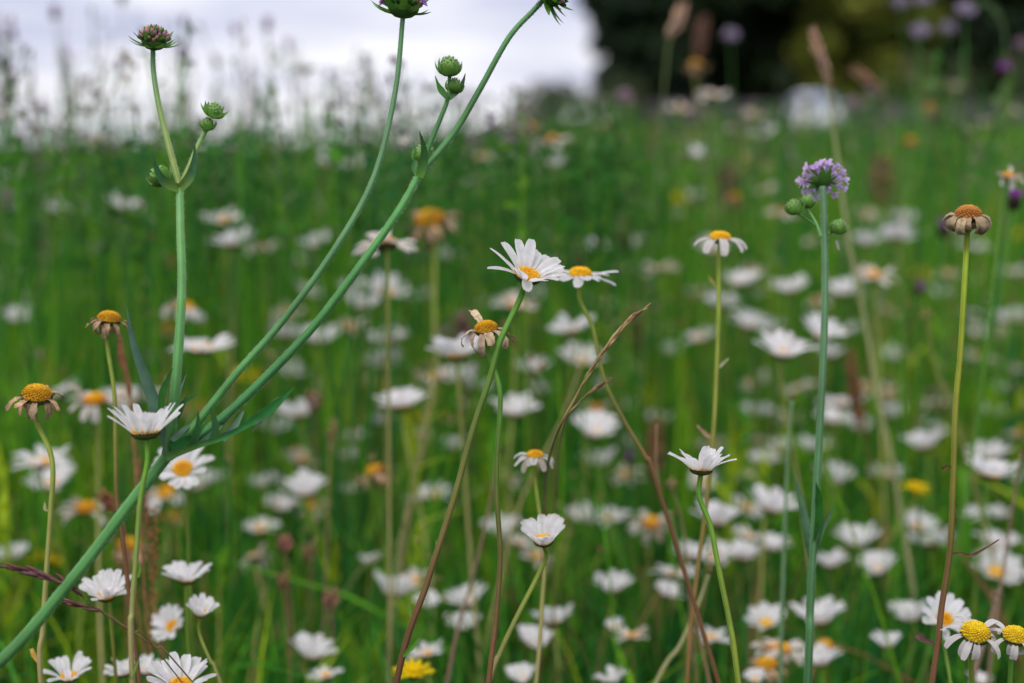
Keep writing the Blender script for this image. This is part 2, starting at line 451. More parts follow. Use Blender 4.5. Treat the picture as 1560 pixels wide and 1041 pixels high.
# scabious heads and buds
def scab_head(size, mode, seed, open_=0.2):
    """mode: lilac, pinkbud, green; returns (bracts, florets) meshes; +Z up, sits on its stem at the origin"""
    r = random.Random(seed * 7 + 1); bb, fb = MB(), MB()
    lil, pal_ = ((.62, .44, .80), (.82, .66, .88))
    if mode == 'pale': mode = 'lilac'; lil, pal_ = (.48, .38, .58), (.55, .46, .60)
    if mode == 'dull': mode = 'lilac'; lil, pal_ = MAUVE, (.46, .33, .38)
    u = size
    bb.ell((0, 0, .18 * u), (0, 0, 1), .30 * u, .20 * u, (.08, .20, .035), 12, 6)
    for ring, n in enumerate((9, 8)):
        for i in range(n):
            q = 2 * math.pi * (i + .5 * ring + r.uniform(-.2, .2)) / n; o_ = Vector((math.cos(q), math.sin(q), 0))
            e = open_ + ring * .35 + r.gauss(0, .12); l = u * r.uniform(.38, .55)
            p = o_ * .16 * u + Vector((0, 0, (.06 + .10 * ring) * u)); pts = [p]
            for j in range(5):
                ee = e + .15 * j * (.3 if mode == 'lilac' else 1)
                p = p + (o_ * math.cos(ee) + Vector((0, 0, math.sin(ee)))) * l / 5; pts.append(p)
            cl = jit((.11, .28, .04), .3, r)
            bb.ribbon(pts, [x * u for x in (.08, .115, .11, .085, .05, .006)], [Vector((0, 0, 1)) - o_ * .4] * 6, [cl] * 6, .25, 3)
    nf = {'lilac': 40, 'pinkbud': 60, 'green': 46}[mode]
    for i in range(nf):
        f = math.sqrt((i + .5) / nf); q = i * 2.39996
        th = f * (1.75 if mode == 'lilac' else 1.35)
        d = Vector((math.sin(th) * math.cos(q), math.sin(th) * math.sin(q), math.cos(th)))
        b = Vector((d.x * .28 * u, d.y * .28 * u, .16 * u + d.z * (.2 if mode == 'lilac' else .30) * u))
        if mode == 'lilac':
            l = u * (.16 + .34 * f) * r.uniform(.75, 1.2); cl = jit(lerp3(pal_, lil, r.random()), .12, r)
            dd = (d + Vector((0, 0, .12))).normalized()
            e = b + dd * l
            fb.tube([b, b.lerp(e, .6), e], [.015 * u, .022 * u, .045 * u], [lerp3(cl, (.5, .5, .5), .3)] * 3, 6, False)
            a = dd.orthogonal().normalized()
            for m in range(4):
                a2 = a.copy(); a2.rotate(Quaternion(dd, m * 1.571 + r.uniform(-.2, .2)))
                ll = u * (.21 if m < 2 else .13) * (.7 + .5 * f)
                v = (a2 * .8 + dd * .6).normalized(); p0 = e
                fb.ribbon([p0, p0 + v * ll * .5, p0 + v * ll], [.045 * u, .08 * u, .045 * u], dd, [cl, cl, jit(cl, .1, r)], .2, 3)
            fb.tube([e, e + dd * u * .13], [.006 * u, .006 * u], [(.6, .45, .7)] * 2, 4)
        else:
            cl = jit((.56, .38, .28), .3, r) if mode == 'pinkbud' and r.random() < .45 else jit((.13, .26, .06), .3, r)
            if mode == 'pinkbud' and r.random() < .2: cl = jit((.62, .30, .42), .2, r)
            l = u * (.10 if mode == 'pinkbud' else .06)
            fb.ell(b + d * l * .6, d + Vector((0, 0, .3)), .045 * u, l, cl, 5, 3)
    return bb.mesh('bracts', M['leaf']), fb.mesh('florets', M['petal'] if mode == 'lilac' else M['leaf'])
def bud_mesh(size, seed, nb=9, open_=1.15, hairy=False):
    r = random.Random(seed); mb = MB(); u = size
    mb.ell((0, 0, .42 * u), (0, 0, 1), .36 * u, .42 * u, (.24, .46, .12), 12, 6)
    for i in range(26):
        f = math.sqrt((i + .5) / 26); q = i * 2.4; th = f * 1.5
        d = Vector((math.sin(th) * math.cos(q), math.sin(th) * math.sin(q), math.cos(th)))
        mb.ell(Vector((0, 0, .45 * u)) + Vector((d.x * .34, d.y * .34, d.z * .40)) * u, d, .06 * u, .09 * u, jit((.34, .56, .19), .15, r), 5, 3)
    for ring in range(2):
        for i in range(nb):
            q = 2 * math.pi * (i + .5 * ring) / nb + r.uniform(-.15, .15); o_ = Vector((math.cos(q), math.sin(q), 0))
            p = o_ * .10 * u + Vector((0, 0, .02 * u)); pts = [p]; e = .15 + .2 * ring; l = u * r.uniform(.80, 1.0)
            for j in range(6):
                ee = e + (open_) * (j / 5)
                p = p + (o_ * math.cos(ee) + Vector((0, 0, math.sin(ee)))) * l / 6; pts.append(p)
            cl = jit((.19, .42, .075), .2, r)
            mb.ribbon(pts, [x * u for x in (.14, .22, .25, .22, .16, .08, .005)], [Vector((0, 0, 1)) - o_] * 7, [cl, cl, cl, cl, cl, cl, lerp3(cl, (.2, .14, .1), .4)], .25, 3)
    if hairy:
        for _ in range(120):
            d = Vector((r.gauss(0, 1), r.gauss(0, 1), r.gauss(.4, .8))).normalized(); p = Vector((0, 0, .42 * u)) + d * .44 * u
            e = p + d * u * r.uniform(.05, .14); sv = d.orthogonal().normalized() * .00006
            n0 = len(mb.v); mb.v += [tuple(p - sv), tuple(p + sv), tuple(e)]; mb.c += [(.55, .6, .5)] * 3; mb.f.append((n0, n0 + 1, n0 + 2))
    return mb.mesh('bud', M['leaf'])
TOCAM = Vector((0, -1, .25)).normalized()
def leaf_into(mb, px, wid, D, colr, face=TOCAM, cup=.3, base=None, n=7, dz=0.0):
    """px: pixel points base to tip; wid: full widths in pixels at those points"""
    m = len(px) - 1
    pts = spline([at(p[0], p[1], D + dz * i / m) for i, p in enumerate(px)], n)
    ws = [np.interp(i / (len(pts) - 1) * m, range(m + 1), wid) * D / FPX / 2 for i in range(len(pts))]
    if base is not None: pts = [p - base for p in pts]
    cols = colr if isinstance(colr, list) else [colr] * len(pts)
    if isinstance(colr, list) and len(colr) == 2: cols = [lerp3(colr[0], colr[1], min(1, i / (len(pts) - 1) * 2.2)) for i in range(len(pts))]
    mb.ribbon(pts, ws, face, cols, cup, 5)

# ------------------------------------------------------------------ ground, grass, background
def build_ground():
    xs = np.concatenate([-np.geomspace(400, 4, 14), np.linspace(-3, 3, 41), np.geomspace(4, 400, 14)])
    ys = np.concatenate([-np.geomspace(60, 1.5, 8), np.linspace(-1, 7, 51), np.geomspace(8, 900, 20)])
    mb = MB(); rows = []
    for y in ys:
        rows.append([Vector((x, y, ground(x, y))) for x in xs])
    mb.grid(rows, (.018, .022, .008))
    o = link('ground', mb.mesh('ground', M['soil'])); o['kind'] = 'structure'
build_ground()
def blades(x, y, h, wd, cols, lean=.35, seg=4):
    N = len(x)
    az = rng.uniform(0, 2 * np.pi, N); fa = rng.uniform(0, 2 * np.pi, N)
    ln = np.abs(rng.normal(0, lean, N)) * h
    z0 = fall(x, y) + 0.012 * np.sin(x * 2.3 + 1.1) * np.cos(y * 1.7) + .01 * np.sin(x * 5.1 + y * 3.3) - .004
    V = np.zeros((N, seg + 1, 2, 3)); C = np.zeros((N, seg + 1, 2, 3))
    for i in range(seg + 1):
        t = i / seg
        cx = x + np.cos(az) * ln * t ** 2; cy = y + np.sin(az) * ln * t ** 2; cz = z0 + h * (t - .22 * np.minimum(1, ln / h) * t * t)
        hw = wd / 2 * (1 - t ** 1.8 * .93)
        for j, sg in enumerate((-1, 1)):
            V[:, i, j, 0] = cx + sg * hw * np.cos(fa); V[:, i, j, 1] = cy + sg * hw * np.sin(fa); V[:, i, j, 2] = cz
            C[:, i, j] = cols
    base = (np.arange(N) * (seg + 1) * 2)[:, None]
    q = np.array([[2 * i, 2 * i + 1, 2 * i + 3, 2 * i + 2] for i in range(seg)])
    Q = (base[:, :, None] + q[None]).reshape(-1, 4)
    return V.reshape(-1, 3), Q, C.reshape(-1, 3)
PAL = np.array([(.018, .100, .013), (.036, .180, .018), (.085, .265, .018), (.145, .340, .014), (.280, .400, .014), (.38, .29, .11), (.26, .13, .06), (.018, .140, .038)])
def grass_cols(x, y, brown=1.0):
    p1 = np.sin(x * 3.1 + y * 1.3 + 2) + np.sin(x * 1.2 - y * 2.1); p2 = np.sin(x * 4.3 - y * .9 + 1) + np.cos(x * .8 + y * 1.7)
    w_ = np.stack([1.2 + 0 * x, 1.5 + 0 * x, 1.1 + 0 * x, .55 + .35 * np.maximum(0, p1), .18 + .35 * np.maximum(0, p1), .22 * brown + .16 * np.maximum(0, p2), (.12 + .20 * np.maximum(0, p2)) * brown, .6 + .3 * np.maximum(0, -p1)], 1)
    cw = np.cumsum(w_, 1); u = rng.uniform(0, 1, len(x)) * cw[:, -1]
    idx = (u[:, None] > cw).sum(1)
    return PAL[idx] * rng.uniform(.6, 1.7, (len(x), 1))
def build_grass():
    A = []
    def zone(d0, d1, n, h0, h1, w0, w1, seg, lean, mar=.45, tuft=12, sd=.02, left=0.0):
        m = max(1, n // tuft)
        d = np.sqrt(rng.uniform(d0 ** 2, d1 ** 2, m)); x = rng.uniform(-1, 1, m) * (.40 * d + mar)
        if left: x = -np.abs(x) + left * d
        c = grass_cols(x, d); hh = rng.uniform(.75, 1.25, m)
        I = np.repeat(np.arange(m), tuft); N = len(I)
        x = x[I] + rng.normal(0, sd, N) * (1 + .15 * d[I]); y = d[I] + rng.normal(0, sd, N) * (1 + .15 * d[I])
        A.append(blades(x, y, rng.uniform(h0, h1, N) * hh[I], rng.uniform(w0, w1, N), c[I] * rng.uniform(.75, 1.25, (N, 1)), lean, seg))
    zone(.75, 1.05, 6500, .05, .15, .0025, .0055, 4, .5)
    zone(1.05, 2.0, 19000, .08, .22, .0025, .006, 4, .45)
    zone(1.2, 2.2, 400, .18, .30, .0018, .004, 4, .3)
    zone(2.0, 4.2, 26000, .10, .27, .003, .007, 4, .4)
    zone(2.0, 4.2, 600, .26, .38, .002, .005, 4, .25)
    zone(4.2, 10, 26000, .16, .38, .006, .013, 3, .35, .8)
    zone(10, 38, 26000, .22, .50, .02, .05, 2, .3, 3)
    zone(1.1, 3.5, 6000, .08, .26, .008, .016, 4, .6, tuft=7, sd=.012)
    zone(2.6, 6.5, 5000, .36, .56, .004, .009, 4, .25, .6, 10, .03, .12)
    # leafy forbs among the grass
    nf = 520; d = np.sqrt(rng.uniform(1.7, 18, nf)); x = rng.uniform(-1, 1, nf) * (.40 * d + .3); hh = rng.uniform(.14, .34, nf) + .035 * np.maximum(0, d - 1.4)
    k = 16; dx = np.repeat(d, k); xx = np.repeat(x, k); H = np.repeat(hh, k); tt = np.tile(np.linspace(.15, 1, k), nf)
    v, q, c = blades(xx, dx, rng.uniform(.035, .08, nf * k) * (1.15 - .5 * tt), rng.uniform(.007, .014, nf * k), np.repeat(PAL[rng.choice([2, 3, 3, 4, 4, 7], nf)] * rng.uniform(.9, 1.25, (nf, 1)), k, 0), .9, 3)
    v[:, 2] += np.repeat(tt * H, 8); A.append((v, q, c))
    A.append(blades(x, d, hh + .03, np.full(nf, .0026), grass_cols(x, d), .02, 3))
    # short sward round and behind the camera
    n = 5000; x = rng.uniform(-1.6, 1.6, n); y = rng.uniform(-1.2, .75, n)
    A.append(blades(x, y, rng.uniform(.04, .11, n), rng.uniform(.003, .006, n), grass_cols(x, y), .5, 3))
    off = 0; V, Q, C = [], [], []
    for v, q, c in A:
        V.append(v); Q.append(q + off); C.append(c); off += len(v)
    o = link('grass', np_mesh('grass', np.concatenate(V), np.concatenate(Q), np.concatenate(C), M['grass']))
    o['kind'] = 'stuff'; o['label'] = 'lush green meadow grass growing under all the flowers'; o['category'] = 'grass'
build_grass()
def build_panicles():
    """haze of seeding grasses too many to count, tallest where they stand against the sky"""
    V, C = [], []
    def quad(c, a, b, cl):
        V.extend([c - a, c + b * .5, c + a, c - b * .5]); C.extend([cl] * 4)
    def stalk(px, py, D, cl, ph, pw, nsp):
        top = np.array(at(px, py, D)); gx, gy = top[0] + rng.normal(0, .05), top[1] + rng.normal(0, .05)
        foot = np.array((gx, gy, 0.0)); bend = rng.normal(0, .02); lowc = PAL[rng.choice([0, 1, 1, 2, 2, 3, 7])]
        for i in range(6):
            t0, t1 = i / 6, (i + 1) / 6
            p0 = foot + (top - foot) * t0 + np.array((bend * math.sin(math.pi * t0), 0, 0)); p1 = foot + (top - foot) * t1 + np.array((bend * math.sin(math.pi * t1), 0, 0))
            w_ = np.array((.0007 * (1 + .22 * D), 0, 0)) * (1.2 - .6 * t0); cs = cl if i > 3 else lowc
            V.extend([p0 - w_, p0 + w_, p1 + w_, p1 - w_]); C.extend([cs] * 4)
        for _ in range(nsp):
            t = rng.uniform(0, 1); rr = pw * (1 - t) ** .6 * rng.uniform(.1, 1); q = rng.uniform(0, 6.28)
            c = top + np.array((rr * math.cos(q), rr * math.sin(q), -ph + ph * t))
            l = rng.uniform(.004, .008) * (.6 + .25 * D)
            d = np.array((math.cos(q) * .5, math.sin(q) * .5, 1.0)); d /= np.linalg.norm(d)
            sdv = np.array((-math.sin(q), math.cos(q), 0)) * l * .5
            quad(c, d * l, sdv, np.array(cl) * rng.uniform(.7, 1.3))
    def clumpy(px, py, D, cl, ln, nc, cr, lat, sky=False):
        """a stalk with separate tufts on short side branches"""
        top = np.array(at(px, py, D)); foot = np.array((top[0] + rng.normal(0, .06), top[1] + rng.normal(0, .06), 0.0)); bend = rng.normal(0, .03)
        lowc = PAL[rng.choice([0, 1, 1, 2, 2, 3, 7])]
        P = lambda t: foot + (top - foot) * t + np.array((bend * math.sin(math.pi * t), 0, 0))
        for i in range(6):
            w_ = np.array((.0008 + .0002 * D, 0, 0)) * (1.2 - .1 * i)
            p0, p1 = P(i / 6), P((i + 1) / 6); V.extend([p0 - w_, p0 + w_, p1 + w_, p1 - w_]); C.extend([cl if p0[2] > .60 else lowc] * 4)
        for k_ in range(nc):
            t = 1 - ln / max(.1, top[2]) * k_ / nc
            b0 = P(t); q = rng.uniform(0, 6.28); r_ = 0 if k_ == 0 else lat * rng.uniform(.3, 1)
            b1 = b0 + np.array((r_ * math.cos(q), r_ * math.sin(q), r_ * .8))
            w_ = np.array((.0006, 0, 0)); V.extend([b0 - w_, b0 + w_, b1 + w_, b1 - w_]); C.extend([cl] * 4)
            c2 = np.array(cl if b0[2] > .58 or not sky else lowc) * rng.uniform(.6, 1.4)
            for _ in range(9):
                d = rng.normal(0, 1, 3); d /= np.linalg.norm(d); e = rng.normal(0, 1, 3); e = np.cross(d, e); e /= np.linalg.norm(e)
                l = cr * rng.uniform(.45, .8); quad(b1 + d * cr * rng.uniform(.1, .6), d * l, e * l * .7, c2 * rng.uniform(.8, 1.2))
    for _ in range(250):      # against the pale sky
        px = rng.uniform(-60, 840); D = rng.uniform(1.35, 2.9)
        tall = np.interp(px, [-60, 120, 300, 480, 640, 840], [235, 235, 190, 200, 140, 80])
        py = 225 - tall * rng.beta(1.0, 1.7) * 1.1
        cl = [(.22, .25, .18), (.16, .24, .10), (.42, .37, .33), (.11, .18, .08), (.26, .20, .24), (.56, .52, .48)][rng.integers(6)]
        clumpy(px, py, D, cl, rng.uniform(.06, .22), int(rng.integers(2, 8)), rng.uniform(.004, .010), rng.uniform(.01, .035), True)
    for _ in range(90):
        px = rng.uniform(-60, 840); D = rng.uniform(1.7, 5.0); tall = np.interp(px, [-60, 120, 300, 480, 640, 840], [225, 220, 165, 185, 130, 70])
        stalk(px, 225 - tall * rng.beta(1.0, 1.9), D, [(.10, .13, .08), (.22, .19, .15), (.05, .10, .04)][rng.integers(3)], rng.uniform(.05, .14), rng.uniform(.012, .03), int(rng.uniform(14, 30)))
    for _ in range(430):      # green leafy tops that break the skyline
        px = rng.uniform(-60, 1000); D = rng.uniform(1.6, 4.5); py = rng.uniform(185, 280)
        cl = [(.025, .15, .02), (.05, .19, .03), (.09, .20, .05)][rng.integers(3)]
        clumpy(px, py, D, cl, rng.uniform(.12, .25), int(rng.integers(5, 11)), rng.uniform(.008, .016), rng.uniform(.01, .03))
    for _ in range(170):      # paler ones in front of the trees and across the middle distance
        px = rng.uniform(820, 1640); D = rng.uniform(1.7, 4.0)
        py = rng.uniform(70 if px > 1330 else 140, 300)
        cl = [(.09, .20, .05), (.16, .24, .09), (.24, .20, .13), (.06, .17, .04), (.20, .14, .15)][rng.integers(5)]
        clumpy(px, py, D, cl, rng.uniform(.04, .14), int(rng.integers(2, 7)), rng.uniform(.004, .009), rng.uniform(.01, .03))
    for _ in range(190):      # green weed tops that soften the foot of the trees
        px = rng.uniform(860, 1640); D = rng.uniform(1.8, 4.0); lim = np.interp(px, [860, 1250, 1340, 1640], [150, 150, 85, 70])
        cl = [(.07, .19, .04), (.12, .24, .07), (.20, .24, .12), (.05, .15, .03)][rng.integers(4)]
        clumpy(px, rng.uniform(lim, 215), D, cl, rng.uniform(.06, .20), int(rng.integers(3, 9)), rng.uniform(.006, .012), rng.uniform(.01, .03))
    for _ in range(150):      # thin brown and straw stalks mixed into the green
        px = rng.uniform(-60, 1640); D = rng.uniform(1.15, 2.5); py = HORIZON + (CAM_H - rng.uniform(.22, .46)) * FPX / D
        cl = np.array([(.32, .24, .11), (.26, .13, .06), (.34, .30, .12), (.22, .10, .06)][rng.integers(4)])
        lo = PAL.copy(); PAL[:] = cl; clumpy(px, py, D, cl, rng.uniform(.02, .10), int(rng.integers(1, 6)), rng.uniform(.002, .005), rng.uniform(.004, .012)); PAL[:] = lo
    for _ in range(190):      # soft seed tufts dotted through the middle distance
        px = rng.uniform(-60, 1640); D = rng.uniform(2.3, 4.4); py = HORIZON + (CAM_H - rng.uniform(.32, .56)) * FPX / D
        cl = [(.16, .30, .08), (.34, .32, .18), (.36, .22, .13), (.20, .09, .06), (.30, .17, .22), (.55, .50, .42), (.42, .24, .06)][rng.integers(7)]
        clumpy(px, py, D, cl, rng.uniform(.02, .05), int(rng.integers(1, 3)), rng.uniform(.008, .014), .008)
    for _ in range(150):
        px = rng.uniform(-60, 1640); D = rng.uniform(1.5, 4.0); py = HORIZON + (CAM_H - rng.uniform(.28, .56)) * FPX / D
        cl = [(.10, .26, .04), (.17, .27, .08), (.24, .17, .10), (.17, .09, .05), (.05, .20, .03), (.22, .14, .16), (.40, .38, .30)][rng.integers(7)]
        clumpy(px, py, D, np.array(cl) * 1.25, rng.uniform(.03, .10), int(rng.integers(1, 4)), rng.uniform(.005, .009), rng.uniform(.006, .02))
    V = np.array(V); Q = np.arange(len(V)).reshape(-1, 4)
    o = link('seeding_grass', np_mesh('seeding_grass', V, Q, np.array(C), M['grass'], False))
    o['kind'] = 'stuff'; o['label'] = 'hazy thin seeding grasses rising above the meadow towards the sky'; o['category'] = 'grass'
build_panicles()

def leaf_cloud(centers, radii, n, size, c1, c2):
    k = rng.integers(0, len(centers), n)
    d = rng.normal(0, 1, (n, 3)); d /= np.linalg.norm(d, axis=1)[:, None]
    P = centers[k] + d * radii[k][:, None] * rng.uniform(.45, 1.0, (n, 1)) ** .7 * np.array((1, 1, .8))
    a = rng.normal(0, 1, (n, 3)); a /= np.linalg.norm(a, axis=1)[:, None]
    b = np.cross(a, rng.normal(0, 1, (n, 3))); b /= np.linalg.norm(b, axis=1)[:, None] + 1e-9
    s = size * rng.uniform(.6, 1.4, (n, 1))
    V = np.stack([P - a * s, P + b * s * .5, P + a * s, P - b * s * .5], 1).reshape(-1, 3)
    clump = rng.uniform(0, 1, len(centers))[k]
    c = np.array(c1) + (np.array(c2) - np.array(c1)) * clump[:, None]
    c = c * rng.uniform(.75, 1.3, (n, 1))
    return V, np.arange(4 * n).reshape(-1, 4), np.repeat(c, 4, 0)
def tree(px, D, height, crad, zlow, c1, c2, label, n=6000, ncl=60, name='tree', cat='tree', leafs=.16):
    x = at(px, HORIZON, D).x; y = D
    root = thing(name, label, cat, (x, y, 0), 'trees at the far edge of the meadow' if cat == 'tree' else None)
    mb = MB(); r = random.Random(int(px))
    H = height * .85; tr = max(.03, height * .022)
    tp = [Vector((0, 0, -.1)), Vector((.02 * H, 0, H * .3)), Vector((-.02 * H, .02 * H, H * .65)), Vector((0, 0, H))]
    sp = spline(tp, 6); mb.tube(sp, [tr * (1 - .85 * i / (len(sp) - 1)) for i in range(len(sp))], [(.07, .055, .04)] * len(sp), 9)
    for i in range(12):
        z = zlow + (H - zlow) * i / 12; q = i * 2.4
        s_ = Vector((0, 0, z)); l = crad * r.uniform(.6, .95)
        e = s_ + Vector((math.cos(q) * l, math.sin(q) * l, l * .35)); m = s_.lerp(e, .5) + Vector((0, 0, .1 * l))
        lp = spline([s_, m, e], 5); mb.tube(lp, [tr * .4 * (1 - .8 * j / (len(lp) - 1)) for j in range(len(lp))], [(.06, .05, .035)] * len(lp), 6)
    link('trunk', mb.mesh('trunk', M['bark']), root)
    cs = []; rs = []
    for i in range(ncl):
        t = r.random() ** .9; z = zlow + (height - zlow) * t
        rr = crad * math.sin(math.pi * min(1, .30 + .66 * t)) ** .6 * math.sqrt(r.random()); q = r.uniform(0, 6.28)
        cs.append((rr * math.cos(q), rr * math.sin(q), z)); rs.append(crad * r.uniform(.20, .36))
    V, Q, C = leaf_cloud(np.array(cs), np.array(rs), n, leafs, c1, c2)
    link('crown', np_mesh('crown', V, Q, C, M['crown'], False), root)
DK1, DK2 = (.009, .024, .009), (.026, .050, .016)
tree(1000, 43, 7.5, 2.0, .3, DK1, DK2, 'dark evergreen tree at the left end of the far tree line', 12000, 110, leafs=.22)
tree(1120, 46, 8.5, 2.8, .9, DK1, DK2, 'dark tree filling the gap behind the post-like brown spike', 14000, 120, leafs=.24)
tree(1310, 41, 7.5, 2.0, .6, (.075, .105, .010), (.17, .19, .025), 'olive green tree rising behind the white car', 13000, 120, leafs=.20)
tree(1465, 44, 8.0, 2.8, .5, DK1, (.03, .05, .016), 'dark green tree behind the blurred lilac flowers in the upper right', 14000, 120, leafs=.24)
tree(1620, 44, 8.0, 2.6, .5, DK1, DK2, 'dark tree cut by the right edge of the picture', 11000, 110, leafs=.24)
tree(1225, 51, 9.0, 3.4, .5, DK1, DK2, 'black-looking tree standing deepest, between the olive tree and dark tree', 14000, 120, leafs=.28)
tree(1400, 52, 9.0, 3.4, .4, DK1, DK2, 'black-looking tree seen through the gap right of the olive tree', 14000, 120, leafs=.28)
tree(1070, 53, 9.0, 2.9, .3, DK1, DK2, 'deep shaded tree behind the left end of the tree line', 13000, 120, leafs=.28)
tree(845, 30, 1.15, .95, .25, (.05, .08, .025), (.11, .13, .05), 'pale green rounded shrub where sky meets the dark trees', 3500, 40, 'shrub', 'shrub', .05)
tree(935, 33, 1.25, 1.0, .25, (.03, .055, .02), (.07, .09, .035), 'darker low shrub at the foot of the leftmost dark tree', 3000, 40, 'shrub', 'shrub', .05)
def build_wall():
    r = random.Random(5); mb = MB()
    x0, x1, y = 2.6, 19.0, 39.2
    for lay in range(4):
        x = x0 + r.uniform(0, .2)
        while x < x1:
            l = r.uniform(.28, .62); h = .25; cl = jit(lerp3((.07, .062, .075), (.13, .12, .13), r.random()), .15, r)
            cx, cz = x + l / 2, lay * h + h / 2 - .05; d = r.uniform(.20, .25)
            rows = []
            for yy, sc in ((-d, .82), (-d * .8, .98), (d * .8, .98), (d, .82)):
                rows.append([Vector((cx + sx * l / 2 * sc, y + yy, cz + sz * h / 2 * sc)) for sx, sz in ((-1, -.8), (-.8, -1), (.8, -1), (1, -.8), (1, .8), (.8, 1), (-.8, 1), (-1, .8))])
            n0 = len(mb.v); mb.grid(rows, cl, True); mb.f.append(tuple(range(n0 + 7, n0 - 1, -1))); mb.f.append(tuple(range(n0 + 24, n0 + 32)))
            x += l
    o = link('stone_wall', mb.mesh('stone_wall', M['stone'], False))
    o['label'] = 'low grey dry stone wall under the dark trees'; o['category'] = 'wall'
build_wall()
def build_car():
    c = at(1240, HORIZON, 37.8); root = thing('parked_car', 'white parked car far beyond the lilac flower, under the trees', 'car', (c.x, c.y, 0))
    root.rotation_euler = (0, 0, R(-84)); root.scale = (.62, .62, .80)
    def loft(secs, colr):
        mb = MB(); rows = []
        for x, z0, z1, w0, w1 in secs:      # section across the car: bottom, top, half width low and high
            rows.append([Vector((x, sy * wq, zq)) for sy, wq, zq in ((-1, w0 * .9, z0), (-1, w0, z0 + .12), (-1, w1, z1 - .10), (-1, w1 * .82, z1), (1, w1 * .82, z1), (1, w1, z1 - .10), (1, w0, z0 + .12), (1, w0 * .9, z0))])
        n0 = len(mb.v); mb.grid(rows, colr, True)
        mb.f.append(tuple(range(n0 + 7, n0 - 1, -1))); k = n0 + 8 * (len(rows) - 1); mb.f.append(tuple(range(k, k + 8)))
        return mb
    body = loft([(-2.0, .45, .85, .70, .66), (-1.9, .30, 1.0, .82, .78), (-.9, .24, 1.02, .88, .84), (.4, .24, 1.0, .89, .85), (1.2, .25, .93, .88, .82), (1.85, .30, .80, .82, .74), (2.0, .42, .68, .70, .62)], (.80, .81, .84))
    b = link('body', body.mesh('body', M['paint']), root)
    cab = loft([(-1.75, .95, 1.05, .74, .70), (-1.35, .97, 1.42, .78, .62), (-.3, .97, 1.50, .80, .62), (.25, .97, 1.46, .80, .60), (.95, .93, 1.0, .76, .70)], (.80, .81, .84))
    link('cabin', cab.mesh('cabin', M['paint']), root)
    g = MB(); gl = (.22, .27, .38)
    g.grid([[Vector((.93, s * .66, 1.02)) for s in (-1, 1)], [Vector((.34, s * .56, 1.44)) for s in (-1, 1)]], gl)
    link('windscreen', g.mesh('windscreen', M['glass']), root)
    for s in (-1, 1):
        for a, e in ((-.35, .45), (-1.25, -.42)):
            g = MB(); g.grid([[Vector((a, s * .815, 1.05)), Vector((e + .25, s * .815, 1.05))], [Vector((a, s * .70, 1.38)), Vector((e - .08, s * .70, 1.38))]], gl)
            link('side_window', g.mesh('side_window', M['glass']), root)
        h = MB(); h.ell((1.88, s * .58, .66), (.3, s * 1, 0), .09, .16, (.6, .6, .6), 10, 6); link('headlight', h.mesh('headlight', M['glass']), root)
        mi = MB(); mi.ell((.62, s * .98, 1.04), (0, 1, .1), .07, .12, (.8, .8, .82), 8, 5); link('wing_mirror', mi.mesh('wing_mirror', M['paint']), root)
        for x in (-1.25, 1.3):
            t = MB()
            prof = [(-.10, .20), (-.10, .29), (-.07, .32), (.07, .32), (.10, .29), (.10, .20)]
            t.grid([[Vector((x + rr * math.cos(q), s * .80 + o_, .32 + rr * math.sin(q))) for q in [2 * math.pi * j / 20 for j in range(20)]] for o_, rr in prof], (.02, .02, .02), True)
            ty = link('wheel', t.mesh('wheel', M['rubber']), root)
            rm = MB(); rm.ell((x, s * .86, .32), (0, 1, 0), .20, .05, (.35, .35, .37), 14, 5); link('rim', rm.mesh('rim', M['paint']), ty)
build_car()

